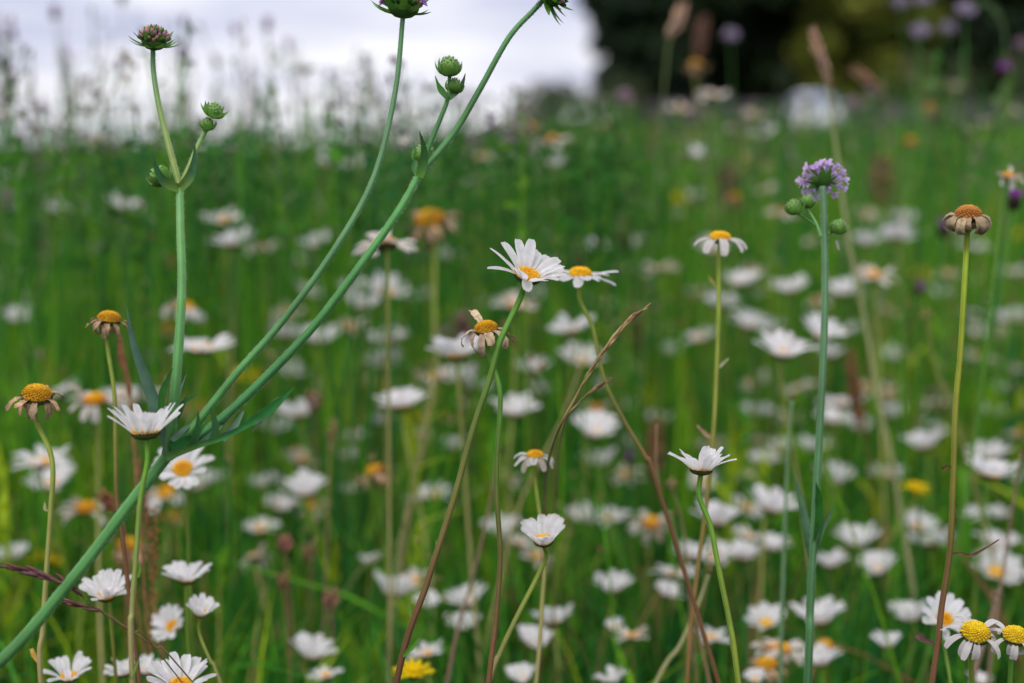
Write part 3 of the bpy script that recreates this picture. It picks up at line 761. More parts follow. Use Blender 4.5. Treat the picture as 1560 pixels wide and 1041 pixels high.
# ------------------------------------------------------------------ near plants
def build_left_scabious():
    D0 = .775
    root = thing('scabious_plant', 'tall branching scabious with three long arching green stems and cut leaves', 'scabious', (at(-150, 1100, .70).x, at(-150, 1100, .70).y, 0))
    B = root.location
    def stem(pp, r0, r1, c0, c1, hair, name='stem', par=root):
        return make_stem(root, [at(*p) for p in pp], r0 * D0 / FPX, r1 * D0 / FPX, c0, c1, 8, 10, name, hair)
    p = at(-150, 1110, .70); foot = Vector((p.x - .10, p.y, 0))
    make_stem(root, [foot, p.lerp(foot, .5) + Vector((.02, 0, .02)), p, at(0, 1008, .735), at(120, 870, .752), at(200, 765, .765), at(254, 696, D0)], 9.8 * .72 / FPX, 8.6 * D0 / FPX, GLAU, (.070, .225, .058), 10, 12, 'stem', 1500)
    # upright branch
    stem([(254, 696, D0), (262, 640, D0), (270, 560, .777), (277, 440, .78), (275, 350, .782), (274, 284, .785)], 8.4, 5.6, GLAU, GLAU_LIT, 900)  # painted paler towards its top-lit end
    stem([(274, 284, .785), (262, 240, .785), (243, 165, .787), (234, 110, .79), (233, 72, .79)], 5.0, 3.6, (.30, .42, .12), (.16, .33, .14), 600)
    stem([(275, 284, .785), (288, 255, .786), (302, 222, .787), (315, 195, .788), (318, 180, .788)], 4.4, 3.2, (.26, .38, .10), (.12, .28, .10), 300)
    # middle arching branch
    stem([(256, 695, D0), (300, 645, .777), (360, 570, .78), (430, 490, .785), (510, 380, .79), (570, 270, .795), (602, 140, .80), (614, 24, .80)], 6.6, 3.8, GLAU, (.14, .31, .14), 1500)
    # outer arching branch
    stem([(257, 696, D0), (330, 645, .775), (400, 580, .775), (480, 495, .778), (560, 390, .782), (610, 318, .785), (640, 264, .787)], 7.4, 5.4, (.050, .19, .055), (.085, .27, .07), 1500)
    stem([(640, 264, .787), (690, 205, .79), (730, 138, .793), (775, 58, .797), (812, 17, .80), (827, 1, .80)], 5.4, 3.8, (.09, .25, .08), (.10, .26, .10), 900)
    stem([(641, 262, .787), (655, 220, .787), (672, 178, .788), (683, 148, .788), (685, 116, .788)], 4.4, 3.0, (.06, .20, .06), (.09, .25, .07), 400)
    # heads
    def head(px, py, D, size, mode, seed, n, open_):
        bm, fm = scab_head(size, mode, seed, open_); q = quat(n, seed)
        h = link('flower_head', bm, root, at(px, py, D) - B, q)
        link('florets', fm, h)
        return h
    head(234, 76, .79, .0230, 'pinkbud', 1, (.12, -.12, 1), .05)
    head(614, 27, .80, .030, 'pinkbud', 2, (.05, .1, 1), .10)
    head(827, 0, .80, .027, 'pinkbud', 3, (.75, -.25, .62), -.35)
    side = MB(); rr = random.Random(9); c0 = at(614, 27, .80) - B
    for q in (0.1, 0.5, 2.7, 3.3, -.3, 3.0):      # the last open florets round the rim of the middle head
        d = Vector((math.cos(q), -.25 + rr.uniform(-.2, .2), .30 + rr.uniform(-.1, .25))).normalized(); p0 = c0 + Vector((0, 0, .005)) + d * .006; e = p0 + d * .0055
        cl = jit(LILAC, .15, rr) if q != 2.7 else (.70, .42, .34)
        side.tube([p0, e], [.0004, .0009], [cl, cl], 6, False)
        for m in range(4):
            v = d.orthogonal().normalized(); v.rotate(Quaternion(d, m * 1.57)); v = (v + d * .7).normalized()
            side.ribbon([e, e + v * .0018, e + v * .0036], [.0008, .0013, .0006], d, cl, .2, 3)
    link('florets', side.mesh('florets', M['petal']), root)
    def bud(px, py, D, size, seed, n, **k):
        k.setdefault('hairy', True)
        link('bud', bud_mesh(size, seed, **k), root, at(px, py, D) - B, quat(n, seed))
    bud(323, 179, .788, .0100, 5, (.45, -.35, 1), nb=7, open_=1.0)
    bud(318, 200, .788, .0086, 6, (-.1, -.1, 1), nb=4, open_=1.5)
    bud(253, 281, .79, .0130, 7, (-.7, .2, 1), nb=7, open_=1.3)
    bud(685, 117, .788, .0128, 8, (.0, -.25, 1), nb=9, open_=1.55)
    bud(689, 143, .79, .0100, 9, (.25, .1, 1), nb=6, open_=1.55)
    bud(645, 252, .793, .0135, 10, (.1, .1, 1), nb=6, open_=1.6, hairy=True)
    # leaves
    def leaf(pieces, D, name='leaf'):
        mb = MB()
        for px, wd, cl, dz in pieces:
            leaf_into(mb, px, wd, D, cl, base=B, dz=dz, face=Vector((random.uniform(-.35, .35), -1, random.uniform(-.1, .5))).normalized())
        link(name, mb.mesh(name, M['leaf']), root)
    leaf([([(256, 694), (246, 655), (238, 620), (222, 575), (203, 520), (193, 468)], [8, 12, 23, 18, 11, 1], (.060, .140, .085), .01),
          ([(241, 622), (248, 600), (252, 570)], [9, 9, 1], LEAFG, .01),
          ([(244, 634), (249, 598), (263, 560)], [8, 13, 1], (.03, .15, .02), -.006)], .772)
    leaf([([(254, 668), (262, 630), (284, 570)], [6, 9, 1], LEAFG, .012),
          ([(252, 672), (266, 626), (306, 598)], [6, 11, 1], LEAFD, .008),
          ([(254, 672), (275, 625), (288, 599)], [5, 10, 1], (.03, .14, .025), -.004),
          ([(254, 690), (253, 660), (262, 625)], [8, 9, 4], LEAFD, 0)], .781)
    leaf([([(253, 697), (300, 679), (340, 667), (375, 648), (411, 624), (448, 590)], [12, 10, 7, 9, 16, 2], [(.11, .25, .05), LEAFD], -.02),
          ([(372, 652), (376, 642), (377, 632)], [12, 8, 1], LEAFD, 0),
          ([(338, 669), (356, 652), (371, 626)], [12, 12, 3], LEAFG, .006),
          ([(322, 674), (328, 650), (321, 622)], [12, 12, 3], (.07, .20, .07), -.008),
          ([(292, 682), (301, 655), (302, 628)], [13, 11, 2], (.06, .20, .06), -.01),
          ([(305, 678), (325, 660), (346, 640)], [11, 10, 2], LEAFG, .008),
          ([(262, 672), (280, 655), (296, 644)], [9, 8, 2], LEAFG, .01),
          ([(288, 680), (308, 655), (318, 632)], [6, 4, 1], LEAFD, 0),
          ([(330, 668), (395, 642), (384, 658)], [6, 5, 1], (.10, .12, .10), 0),
          ([(262, 684), (285, 672), (300, 664)], [16, 18, 3], LEAFD, 0)], .768)
    yg = (.20, .34, .06)
    leaf([([(273, 287), (252, 277), (239, 257), (231, 230)], [13, 16, 9, 1], [yg, (.04, .14, .05)], -.006)], .782)
    leaf([([(275, 287), (289, 270), (296, 246), (297, 219)], [13, 15, 9, 1], [yg, (.05, .15, .06)], -.004)], .782)
    leaf([([(639, 270), (645, 250), (646, 226), (639, 200)], [13, 15, 9, 1], [(.12, .30, .04), (.025, .10, .02)], -.004)], .782)
    leaf([([(640, 269), (632, 255), (634, 238), (630, 216)], [10, 11, 5, 1], (.05, .18, .04), .006)], .786)
    leaf([([(682, 150), (672, 138), (667, 128), (663, 116)], [8, 11, 5, 1], (.06, .20, .03), 0)], .786)
    leaf([([(684, 151), (698, 138), (705, 126), (709, 112)], [8, 10, 6, 1], (.05, .16, .03), .004)], .787)
build_left_scabious()

def build_right_scabious():
    D = .865
    p = at(1230, 1045, D); foot = Vector((p.x - .005, p.y, 0))
    root = thing('scabious_plant', 'upright scabious with single lilac flower head above two green buds', 'scabious', foot)
    B = foot
    make_stem(root, [foot, p, at(1234, 930, D), at(1238, 850, D), at(1244, 740, D), at(1254, 550, D), at(1257, 420, D), at(1255, 330, D), at(1253, 284, D)], 6.4 * D / FPX, 5.0 * D / FPX, (.07, .19, .07), (.13, .27, .13), 8, 10, 'stem', 1200)
    bm, fm = scab_head(.0178, 'lilac', 11, .25); h = link('flower_head', bm, root, at(1254, 282, D) - B, quat((-.06, 1.15, 1), 1)); link('florets', fm, h)
    make_stem(root, [at(1252, 362, D), at(1243, 340, D), at(1232, 322, D), at(1226, 316, D)], 2.6 * D / FPX, 1.9 * D / FPX, GLAU_LIT, GLAU_LIT, 6, 7, 'stem', 60)
    make_stem(root, [at(1246, 346, D), at(1232, 336, D), at(1215, 326, D)], 1.6 * D / FPX, 1.4 * D / FPX, GLAU, GLAU, 6, 6, 'stem')
    make_stem(root, [at(1257, 362, D), at(1264, 356, D), at(1272, 352, D)], 2.4 * D / FPX, 2.0 * D / FPX, GLAU, GRN, 6, 7, 'stem', 40)
    for px, py, s, n, sd_ in ((1213, 327, .0108, (-.3, -.1, 1), 21), (1229, 318, .0095, (.1, .1, 1), 22), (1275, 357, .0105, (.15, -.2, 1), 23)):
        link('bud', bud_mesh(s, sd_, nb=8, open_=1.5, hairy=True), root, at(px, py, D) - B, quat(n, 1))
    def leaf(px, wd, cl, dz=0.0):
        mb = MB(); leaf_into(mb, px, wd, D, cl, base=B, dz=dz); link('leaf', mb.mesh('leaf', M['leaf']), root)
    leaf([(1236, 852), (1228, 800), (1219, 760), (1210, 722)], [9, 14, 10, 1], (.05, .14, .06), .02)
    leaf([(1238, 850), (1250, 812), (1261, 790), (1269, 772)], [8, 9, 6, 1], (.10, .20, .10), -.01)
    leaf([(1239, 850), (1247, 800), (1247, 760), (1243, 735)], [8, 14, 12, 1], (.03, .15, .02), -.012)
    leaf([(1274, 366), (1277, 378), (1276, 377), (1279, 382)], [4, 4, 3, 1], (.35, .38, .30))
build_right_scabious()

B_ = blossom
B_(803, 421, 118, 'tall', D=.80, n=(.30, -.34, 1), seed=11, spin=.4, stem=(RUST, (.10, .27, .03)), rad=.0017,
   path=[(781, 470), (762, 520), (747, 575), (722, 650), (690, 765), (650, 890), (605, 1035)], label='sharp open white daisy in the picture centre leaning on a long stem')
B_(741, 503, 74, 'wither', D=.815, n=(-.10, -.10, 1), seed=12, size=1.0, stem=(RUST, GRN), rad=.0014,
   path=[(757, 545), (762, 600), (757, 700), (757, 760), (762, 850), (755, 950), (745, 1035)], label='withered yellow daisy with curled tan petals just below the central daisy')
B_(884, 420, 116, 'level', D=.905, n=(.02, .0, 1), seed=13, spin=.2, stem=(RUST, GRNY), rad=.0013,
   path=[(891, 445), (903, 500), (921, 580), (950, 640), (985, 700), (1003, 745)], label='flat white daisy partly hidden behind the central sharp daisy')
B_(1097, 364, 94, 'few', D=.93, n=(.05, .02, 1), seed=18, spin=2.6, stem=((.24, .14, .05), GRNY), rad=.0014,
   path=[(1097, 395), (1095, 470), (1092, 560), (1087, 660), (1076, 770), (1064, 860), (1052, 960), (1047, 1038)], label='white daisy with few drooping petals and yellow dome, before blurred green')
B_(1068, 716, 100, 'tall', D=.80, n=(.06, .12, 1), seed=15, spin=1.0, stem=(GRNY, (.12, .28, .03)), rad=.0015, size=.90,
   path=[(1074, 745), (1082, 800), (1092, 850), (1100, 890), (1112, 950), (1124, 1030)], label='sharp white daisy side on, with dark calyx on bent green stem')
B_(828, 824, 66, 'bell', D=.84, n=(-.05, -.30, 1), seed=16, spin=.3, stem=((.26, .22, .10), GRNY), rad=.0014,
   path=[(827, 848), (812, 890), (785, 945), (760, 1000), (745, 1040)], label='upright cupped white daisy with few wide petals and browned tips')
B_(815, 695, 58, 'droop', D=.90, n=(.0, -.02, 1), seed=17, size=.70, stem=(STRAW, GRNY), rad=.0013,
   path=[(818, 730), (823, 790), (830, 850), (826, 920), (818, 1030)], label='small fading daisy with short drooping petals directly above the cupped daisy')
B_(222, 660, 110, 'vase', D=.752, n=(-.04, .12, 1), seed=19, spin=.9, stem=(STRAW, (.13, .30, .03)), rad=.0014, size=1.0,
   path=[(217, 700), (214, 760), (207, 850), (201, 930), (200, 1000)], label='sharp white daisy in side view beneath the scabious leaves')
B_(166, 488, 50, 'spent', D=.87, n=(.12, .0, 1), seed=20, size=.86, stem=(RUST, GRNY), rad=.0013,
   path=[(173, 530), (174, 600), (176, 680), (178, 760), (190, 850)], label='withered golden daisy head beside the tall pointed scabious leaf')
B_(56, 604, 70, 'spent', D=.84, n=(.15, -.15, 1), seed=21, size=1.06, stem=(STRAW, GRNY), rad=.0015,
   path=[(70, 650), (79, 700), (77, 780), (70, 880), (65, 960), (62, 1038)], label='large orange spent daisy with tan petal fringe near the left edge')
B_(1475, 330, 74, 'seed', D=.82, n=(-.03, -.10, 1), seed=22, size=.80, stem=(RUST, (.22, .30, .02)), rad=.0016,
   path=[(1471, 365), (1469, 440), (1463, 540), (1456, 620), (1452, 740), (1447, 840), (1434, 930), (1421, 1035)], label='brown seed head daisy with curled papery petals on tall bronze stem')
B_(1486, 966, 86, 'worn', D=.80, n=(.04, -.35, 1), seed=23, size=.86, stem=(GRN, GRNY), rad=.0014,
   path=[(1482, 1000), (1478, 1040)], label='sharp yellow-domed daisy with drooping white petals low on the right')
B_(1547, 971, 72, 'worn', D=.80, n=(.05, -.15, 1), seed=24, size=.80, stem=(GRN, GRN), rad=.0014,
   path=[(1548, 1005), (1545, 1040)], label='yellow-domed drooping daisy cut by the right edge near the bottom')
B_(1439, 945, 78, 'open', D=.93, n=(-.10, -.80, 1), seed=25, path=[(1436, 985), (1448, 1040)], label='white daisy with yellow eye behind the bronze seed head stem')
B_(163, 908, 84, 'open', D=.89, n=(-.05, -.20, 1), seed=26, label='open white daisy under the purple grass spikelets, crossed by thin stalk')
B_(284, 884, 78, 'open', D=.96, n=(.05, .02, 1), seed=27, label='open white daisy facing up between two brown stalks, lower left')
B_(306, 935, 52, 'cup', D=.92, n=(.15, -.15, 1), seed=28, path=[(310, 965), (322, 1010), (335, 1038)], label='cupped white daisy on curved green stem near the lower left')
B_(263, 955, 62, 'open', D=1.02, n=(-.45, -.75, .8), seed=29, label='white daisy turned sideways beside the cupped one, lower left')
B_(105, 1032, 78, 'tall', D=.90, n=(.0, -.1, 1), seed=30, label='white daisy rising from the bottom edge near the left corner')
B_(190, 1026, 60, 'tall', D=.93, n=(-.2, 0, 1), seed=31, label='white daisy at bottom edge just beside the straw coloured stem')
B_(222, 1024, 48, 'cup', D=1.0, n=(.1, 0, 1), seed=32, label='half hidden cupped daisy at the bottom edge, behind another daisy')
B_(275, 1045, 105, 'open', D=.83, n=(.03, -.15, 1), seed=33, label='large white daisy cropped by the bottom edge, lower left')
B_(1536, 270, 56, 'half', D=1.12, n=(.2, -.1, 1), seed=34, label='white daisy with yellow centre cut by the right edge')
B_(279, 716, 96, 'flat', D=.98, n=(.02, -.75, 1), seed=35, label='wide daisy with orange centre facing forward behind the scabious node')
B_(629, 1028, 66, 'hawk', D=1.0, n=(0, 0, 1), seed=36, label='large yellow hawkbit flower at the bottom edge below the centre')
B_(1394, 746, 44, 'hawk', D=1.45, n=(.1, -.1, 1), label='bright yellow hawkbit among white daisies right of the lilac scabious')

# blurred flowers further back: pixel x, y, apparent width, kind
FL = """29 488 44 open;282 470 60 droop;344 338 58 flat;356 374 56 open;400 376 44 cream;308 534 75 flat;86 603 60 flat;145 612 74 half;185 605 60 flat;215 610 56 cream;
254 501 26 spent;326 567 26 hawk;376 577 40 hawk;250 582 26 spent;297 620 32 spent;102 452 22 spent;354 460 24 cream;587 374 76 cream;437 514 46 open;486 522 48 cup;541 447 46 open;
588 447 52 open;548 470 46 cup;534 501 50 cream;593 521 50 open;645 454 34 open;588 556 50 open;632 557 36 cream;569 584 36 cream;592 588 30 cream;696 544 74 open;666 576 54 cream;706 578 48 open;
727 594 46 open;612 620 66 open;583 646 30 cup;644 640 32 hawk;676 639 30 cream;457 634 50 cup;716 622 34 open;783 631 60 open;746 468 34 open;787 468 56 cream;477 582 28 half;702 437 24 cream;
656 338 58 spent;677 338 40 cream;454 690 36 cream;872 507 60 open;884 553 54 open;935 582 46 flat;812 565 48 open;827 598 40 open;909 626 54 half;903 661 55 cup;852 372 30 cream;
945 414 34 cream;1007 412 44 cream;960 474 30 open;1002 505 28 cream;1098 468 46 open;1130 432 48 open;1146 414 34 cream;1165 447 30 cream;1066 517 46 flat;1141 496 48 open;1174 505 40 open;
1192 541 70 tall;1150 582 40 cream;1153 632 44 open;1084 679 40 cream;1205 442 48 open;1286 448 46 open;1331 422 54 cream;1367 366 46 open;1466 355 32 open;1486 429 24 cream;1355 474 34 cream;
1325 457 30 cream;1296 505 32 open;1251 512 60 open;1358 545 32 cup;1217 593 44 cream;1163 582 30 open;1279 617 58 flat;1271 643 50 open;1321 592 34 cream;1358 600 34 cream;1362 632 38 open;
1429 617 42 cream;1425 655 46 flat;1409 682 48 cup;1489 511 34 open;1518 509 34 cream;1537 488 40 open;1555 486 34 flat;1543 568 30 open;1240 686 48 open;1204 640 38 cream;1190 684 30 open;
1556 662 44 half;840 215 48 cream;918 192 32 cream;916 232 32 open;814 238 34 cream;835 253 44 open;807 195 28 spent;1067 238 36 open;1114 200 26 cream;1165 207 36 open;1148 178 30 cream;
1035 304 26 hawk;1059 302 28 open;1025 326 26 cream;1165 289 34 cream;1119 303 26 spent;830 299 24 cream;857 343 22 cream;1170 256 24 cream;1322 329 34 cream;1377 336 36 open;1419 165 24 spent;
1387 217 26 spent;1508 187 26 cream;1459 134 24 cream;1540 168 24 cream;1086 147 40 cream;1035 168 34 cream;1190 325 40 cream;500 253 40 open;540 253 40 open;733 242 40 cream;726 274 36 cream;
538 279 22 cream;406 238 20 spent;150 216 36 cream;44 226 24 open;50 198 28 open;191 318 48 open;84 323 44 open;4 273 24 open;158 343 22 cream;64 707 74 flat;80 740 62 open;131 776 68 half;
252 752 62 droop;304 741 52 open;328 728 34 flat;261 790 32 spent;197 834 44 spent;18 852 50 open;69 855 44 hawk;397 806 46 flat;389 850 46 half;402 741 44 open;464 703 40 cream;464 752 54 cup;
477 772 44 half;424 773 40 open;573 722 44 spent;657 757 60 flat;563 857 30 open;632 887 42 cream;598 906 58 cup;650 923 38 open;712 921 52 cup;704 957 42 cup;472 1000 54 cup;497 1031 46 flat;
648 998 52 flat;766 813 48 cup;790 828 42 flat;816 850 42 cream;773 731 36 cream;795 1036 38 cup;915 709 46 cup;887 790 36 cup;930 793 54 flat;993 799 60 half;933 899 46 cup;843 950 50 cup;815 983 46 cup;
962 971 42 cream;937 957 22 cup;932 1037 40 open;1069 737 40 open;1090 797 58 cup;1137 775 50 flat;1172 776 58 cup;1140 819 44 flat;1174 836 42 cup;1054 848 48 open;1090 852 50 open;1130 850 50 open;
1027 877 56 flat;1017 907 34 cup;1167 951 44 cup;1084 973 44 flat;1168 1016 44 spent;1172 988 40 cream;1161 705 48 open;1136 726 24 cream;1271 732 44 cup;1352 724 50 flat;1506 697 54 open;
1508 727 72 open;1490 793 38 cup;1520 788 30 cup;1307 830 54 cup;1397 805 46 open;1419 832 60 open;1265 862 48 open;1340 870 46 cup;1521 833 58 open;1518 874 54 cup;1556 876 34 flat;1248 948 62 cup;
1388 944 50 cup;1352 984 38 cup;1257 986 32 spent;1251 1011 44 cup;1192 990 56 cream;1492 1040 30 cup;1554 732 28 open;1150 1036 26 cup;1552 358 22 hawk;1060 101 26 spent;1405 420 28 hawk;22 471 22 hawk"""
FL = FL.replace('\n', '')
taken = [tuple(map(float, e.split()[:2])) for e in FL.split(';')]; rf = random.Random(40)
while len(taken) < 272:
    px, py = rf.uniform(400, 1560), rf.uniform(370, 760)
    if min((px - a) ** 2 + ((py - b) * 1.5) ** 2 for a, b in taken) > 34 ** 2:
        taken.append((px, py)); FL += f";{px:.0f} {py:.0f} {rf.uniform(28, 42):.0f} {rf.choice(['open', 'open', 'cup', 'cream', 'flat', 'cream'])}"
for e in FL.split(';'):
    a = e.split()
    opt = {}
    if a[0] == '656': opt = dict(path=[(656, 380), (662, 480), (665, 560), (648, 660), (620, 800)], D=1.45, rad=.0020, stem=((.30, .24, .11), GRNY))
    if a[0] == '477' and a[1] == '772': opt = dict(path=[(474, 790), (501, 850), (540, 915), (582, 1015)], stem=(STRAW, STRAW), rad=.0019)
    if a[0] == '389': opt = dict(path=[(392, 880), (408, 930), (435, 985), (462, 1030)], stem=(STRAW, STRAW), rad=.0022)
    if a[0] == '534': opt = dict(path=[(532, 540), (536, 700), (540, 850)], stem=(GRNY, GRN), rad=.0014)
    if a[0] == '787': opt = dict(path=[(786, 500), (783, 600), (775, 720)], stem=(STRAW, GRNY), rad=.0016)
    if a[0] == '993': opt = dict(path=[(992, 830), (985, 890), (970, 950)], stem=(STRAW, GRNY))
    if a[0] == '930': opt = dict(path=[(925, 830), (900, 880)], stem=(STRAW, GRNY))
    B_(float(a[0]), float(a[1]), float(a[2]), a[3], **opt)

# ------------------------------------------------------------------ other plants
HM = {}
def simple_head(px, py, W, kind, D=None):
    """blurred scabious (mauve), knapweed (purple tuft on a dark scaly ball), yarrow (cream cluster)"""
    r = random.Random(int(px * 3 + py))
    wm = {'scabious': .030, 'knapweed': .020, 'yarrow': .040}[kind]
    D = D or min(wm * FPX / W, 4.2, (CAM_H - .2) * FPX / max(1, py - HORIZON) if py > HORIZON else 9)
    s = W * D / FPX / wm
    c = at(px, py, D); n = (r.gauss(0, .12), r.gauss(0, .12) - (.7 if kind == 'scabious' else 0), 1)
    if kind == 'scabious': s *= .58
    pts = stem_to_ground(c, (0, 0, 1), D, None, r)
    nm = {'scabious': 'scabious_plant', 'knapweed': 'knapweed', 'yarrow': 'yarrow'}[kind]
    root = thing(nm, None, nm.replace('_plant', ''), pts[0], {'scabious': 'blurred mauve scabious flowers', 'knapweed': 'blurred dark knapweeds', 'yarrow': 'cream yarrows against the sky'}[kind])
    make_stem(root, pts, .0012, .0009, GRN, GLAU, 5, 6)
    o = c - pts[0]; q = quat(n, r.uniform(0, 6))
    if kind == 'scabious':
        if 'sc' not in HM:
            HM['sc'] = 1; HM['pale'] = scab_head(.030, 'pale', 77, .2)
            HM['dull'] = scab_head(.030, 'dull', 78, .2)
        hm = HM['pale' if py < 60 else 'dull']
        h = link('flower_head', hm[0], root, o, q, s); link('florets', hm[1], h)
    elif kind == 'knapweed':
        if 'kn' not in HM:
            a, b = MB(), MB(); rr = random.Random(2)
            a.ell((0, 0, .006), (0, 0, 1), .0068, .0085, (.03, .022, .015), 12, 6)
            for i in range(70):
                t = 1 - 2 * (i + .5) / 70; qq = i * 2.4; d = Vector((math.sqrt(1 - t * t) * math.cos(qq), math.sqrt(1 - t * t) * math.sin(qq), t))
                a.ell(Vector((0, 0, .006)) + Vector((d.x * .0066, d.y * .0066, d.z * .0082)), d + Vector((0, 0, .8)), .0011, .0018, jit((.035, .02, .012), .3, rr), 4, 2)
            for i in range(60):
                f = math.sqrt((i + .5) / 60); qq = i * 2.4; d = Vector((f * math.cos(qq) * .8, f * math.sin(qq) * .8, 1)).normalized(); p = Vector((f * .004 * math.cos(qq), f * .004 * math.sin(qq), .012))
                b.ribbon([p, p + d * .006, p + d * .011], [.0004, .0006, .0003], Vector((math.cos(qq), math.sin(qq), .2)), jit((.36, .08, .42), .2, rr), 0, 2)
            HM['kn'] = (a.mesh('flower_head', M['dry']), b.mesh('florets', M['petal']))
        h = link('flower_head', HM['kn'][0], root, o, q, s); link('florets', HM['kn'][1], h)
    else:
        if 'ya' not in HM:
            a, b = MB(), MB(); rr = random.Random(4)
            for i in range(60):
                f = math.sqrt((i + .5) / 60); qq = i * 2.4; p = Vector((f * .02 * math.cos(qq), f * .02 * math.sin(qq), .012 - .004 * f * f + rr.uniform(-.001, .001)))
                a.tube([Vector((0, 0, 0)), Vector((p.x * .6, p.y * .6, .006)), p], [.0004] * 3, [(.12, .18, .06)] * 3, 4)
                for m in range(5):
                    v = Vector((math.cos(m * 1.257), math.sin(m * 1.257), .1)); b.ribbon([p, p + v * .0016, p + v * .003], [.0006, .0012, .0005], Vector((0, 0, 1)), jit((.74, .70, .58), .1, rr), 0, 3)
            HM['ya'] = (a.mesh('flower_head', M['leaf']), b.mesh('florets', M['petal']))
        h = link('flower_head', HM['ya'][0], root, o, q, s); link('florets', HM['ya'][1], h)
    REG.append((root, px, py, kind))
for px, py, W in ((40, 582, 26), (232, 545, 26), (82, 382, 24), (144, 380, 22), (442, 409, 24), (629, 394, 26), (482, 405, 22), (824, 498, 24), (956, 299, 28), (718, 218, 30), (556, 235, 26), (79, 250, 26), (8, 306, 34),
                  (1373, 5, 26), (1407, 3, 26), (1471, 18, 32), (1402, 50, 30), (1444, 44, 22), (1557, 70, 24), (1113, 55, 24), (276, 217, 22), (951, 150, 30), (1300, 160, 26), (1333, 140, 26)):
    simple_head(px, py, W, 'scabious')
for px, py, W, D in ((1543, 318, 27, 1.25), (1526, 122, 24, 1.9), (1437, 360, 23, 1.7), (1397, 449, 18, 1.7), (181, 108, 15, 1.9), (153, 152, 16, 2.4), (126, 140, 18, 2.6), (65, 176, 18, 2.6), (277, 92, 20, 2.4), (556, 100, 15, 2.2),
                     (84, 28, 18, 2.6), (185, 3, 18, 2.6), (958, 708, 20, 1.7), (280, 40, 14, 2.6), (407, 45, 17, 2.6), (360, 52, 14, 2.9), (20, 60, 16, 2.6), (100, 90, 16, 3), (440, 75, 14, 3), (500, 120, 14, 3), (520, 160, 15, 3), (330, 100, 14, 3)):
    simple_head(px, py, W, 'knapweed', D)
for px, py, W, D in ((175, 178, 30, 2.4), (464, 113, 44, 2.2), (280, 112, 30, 2.5), (100, 205, 26, 2.6), (430, 170, 26, 2.8), (360, 185, 24, 3.0), (600, 165, 24, 3.0), (520, 200, 24, 3.0)):
    simple_head(px, py, W, 'yarrow', D)

def grass_stalk(path, label, c_stem, c_spk, head_len, D=None, r0=.0008, sp_r=.0012, sp_l=.0045, n=26, spread=.0015, cat='grass', name='grass_stalk', group=None, hang=None, look=None, rand=1, splay=.35):
    """path: pixel points top to bottom (x, y, depth); the first head_len metres carry spikelets"""
    pts = [at(*p) for p in path]; last = pts[-1]; d = (pts[-1] - pts[-2]).normalized()
    if hang is None:
        h = last.z - ground(last.x, last.y)
        k = min(1.2, 1 / max(.35, -d.z)) if d.z < 0 else 0.3
        foot = last + Vector((d.x, d.y, 0)) * h * k * .7; foot.z = ground(foot.x, foot.y); pts += [last.lerp(foot, .5) + Vector((0, 0, .02)), foot]
    sp = spline(pts, 8); root = thing(name, label, cat, sp[-1], group); B = root.location
    rs = random.Random(rand)
    mb = MB(); N = len(sp) - 1
    mb.tube([p - B for p in sp], [r0 * (.6 + .9 * i / N) for i in range(N + 1)], [lerp3(c_spk, c_stem, min(1, i / N * 5)) for i in range(N + 1)], 6)
    link('stem', mb.mesh('stem', M['stem']), root)
    hb = MB(); acc = 0; cum = [0]
    for i in range(N): cum.append(cum[-1] + (sp[i + 1] - sp[i]).length)
    for k in range(n):
        s_ = head_len * (k + .5) / n; i = max(j for j in range(N) if cum[j] <= s_); f = (s_ - cum[i]) / max(1e-6, cum[i + 1] - cum[i])
        p = sp[i].lerp(sp[i + 1], f) - B; t = (sp[i] - sp[i + 1]).normalized()
        a = t.orthogonal().normalized(); a.rotate(Quaternion(t, k * 2.6 + rs.uniform(-.5, .5)))
        dd = (t + a * splay).normalized(); sc = .6 + .6 * math.sin(math.pi * min(1, (k + .8) / n))
        hb.ell(p + a * spread * sc + dd * sp_l * .6, dd, sp_r * sc * rs.uniform(.8, 1.2), sp_l * sc * rs.uniform(.8, 1.2), jit(c_spk, .3, rs), 5, 4)
    link('seed_head', hb.mesh('seed_head', M['dry']), root)
    if not label: REG.append((root, path[0][0], path[0][1], look))
    return root
grass_stalk([(983, 470, .79), (955, 492, .79), (928, 525, .79), (903, 560, .79), (880, 600, .79), (848, 662, .80), (833, 720, .92), (828, 800, 1.05)], 'slender straw coloured grass spike slanting across the picture centre', (.22, .17, .06), (.30, .22, .10), .062, sp_r=.0008, sp_l=.0042, n=30, spread=.0005, splay=.06)
grass_stalk([(925, 581, .83), (903, 595, .83), (880, 616, .83), (862, 640, .84), (850, 700, .95), (846, 790, 1.08)], 'short brown grass spike crossing below the longer slanting straw spike', (.22, .16, .07), (.26, .17, .09), .022, sp_r=.0006, sp_l=.0035, n=12, spread=.0004, splay=.06, r0=.0006)
grass_stalk([(8, 862, .75), (60, 875, .75), (105, 893, .75), (140, 922, .76), (180, 950, .78), (235, 985, .80), (275, 1018, .81)], 'thin grass with long dark purple spikelets crossing the lower left stem', (.20, .12, .06), (.13, .055, .06), .050, sp_r=.0009, sp_l=.0055, n=16, spread=.0009, r0=.00035, splay=.1)
grass_stalk([(97, 916, .77), (130, 925, .77), (163, 936, .775), (200, 962, .78), (240, 992, .80)], 'thin grass with short purple spikelet under the open daisy', (.20, .14, .06), (.17, .08, .07), .024, sp_r=.0008, sp_l=.006, n=7, spread=.0006, r0=.0003, splay=.08)
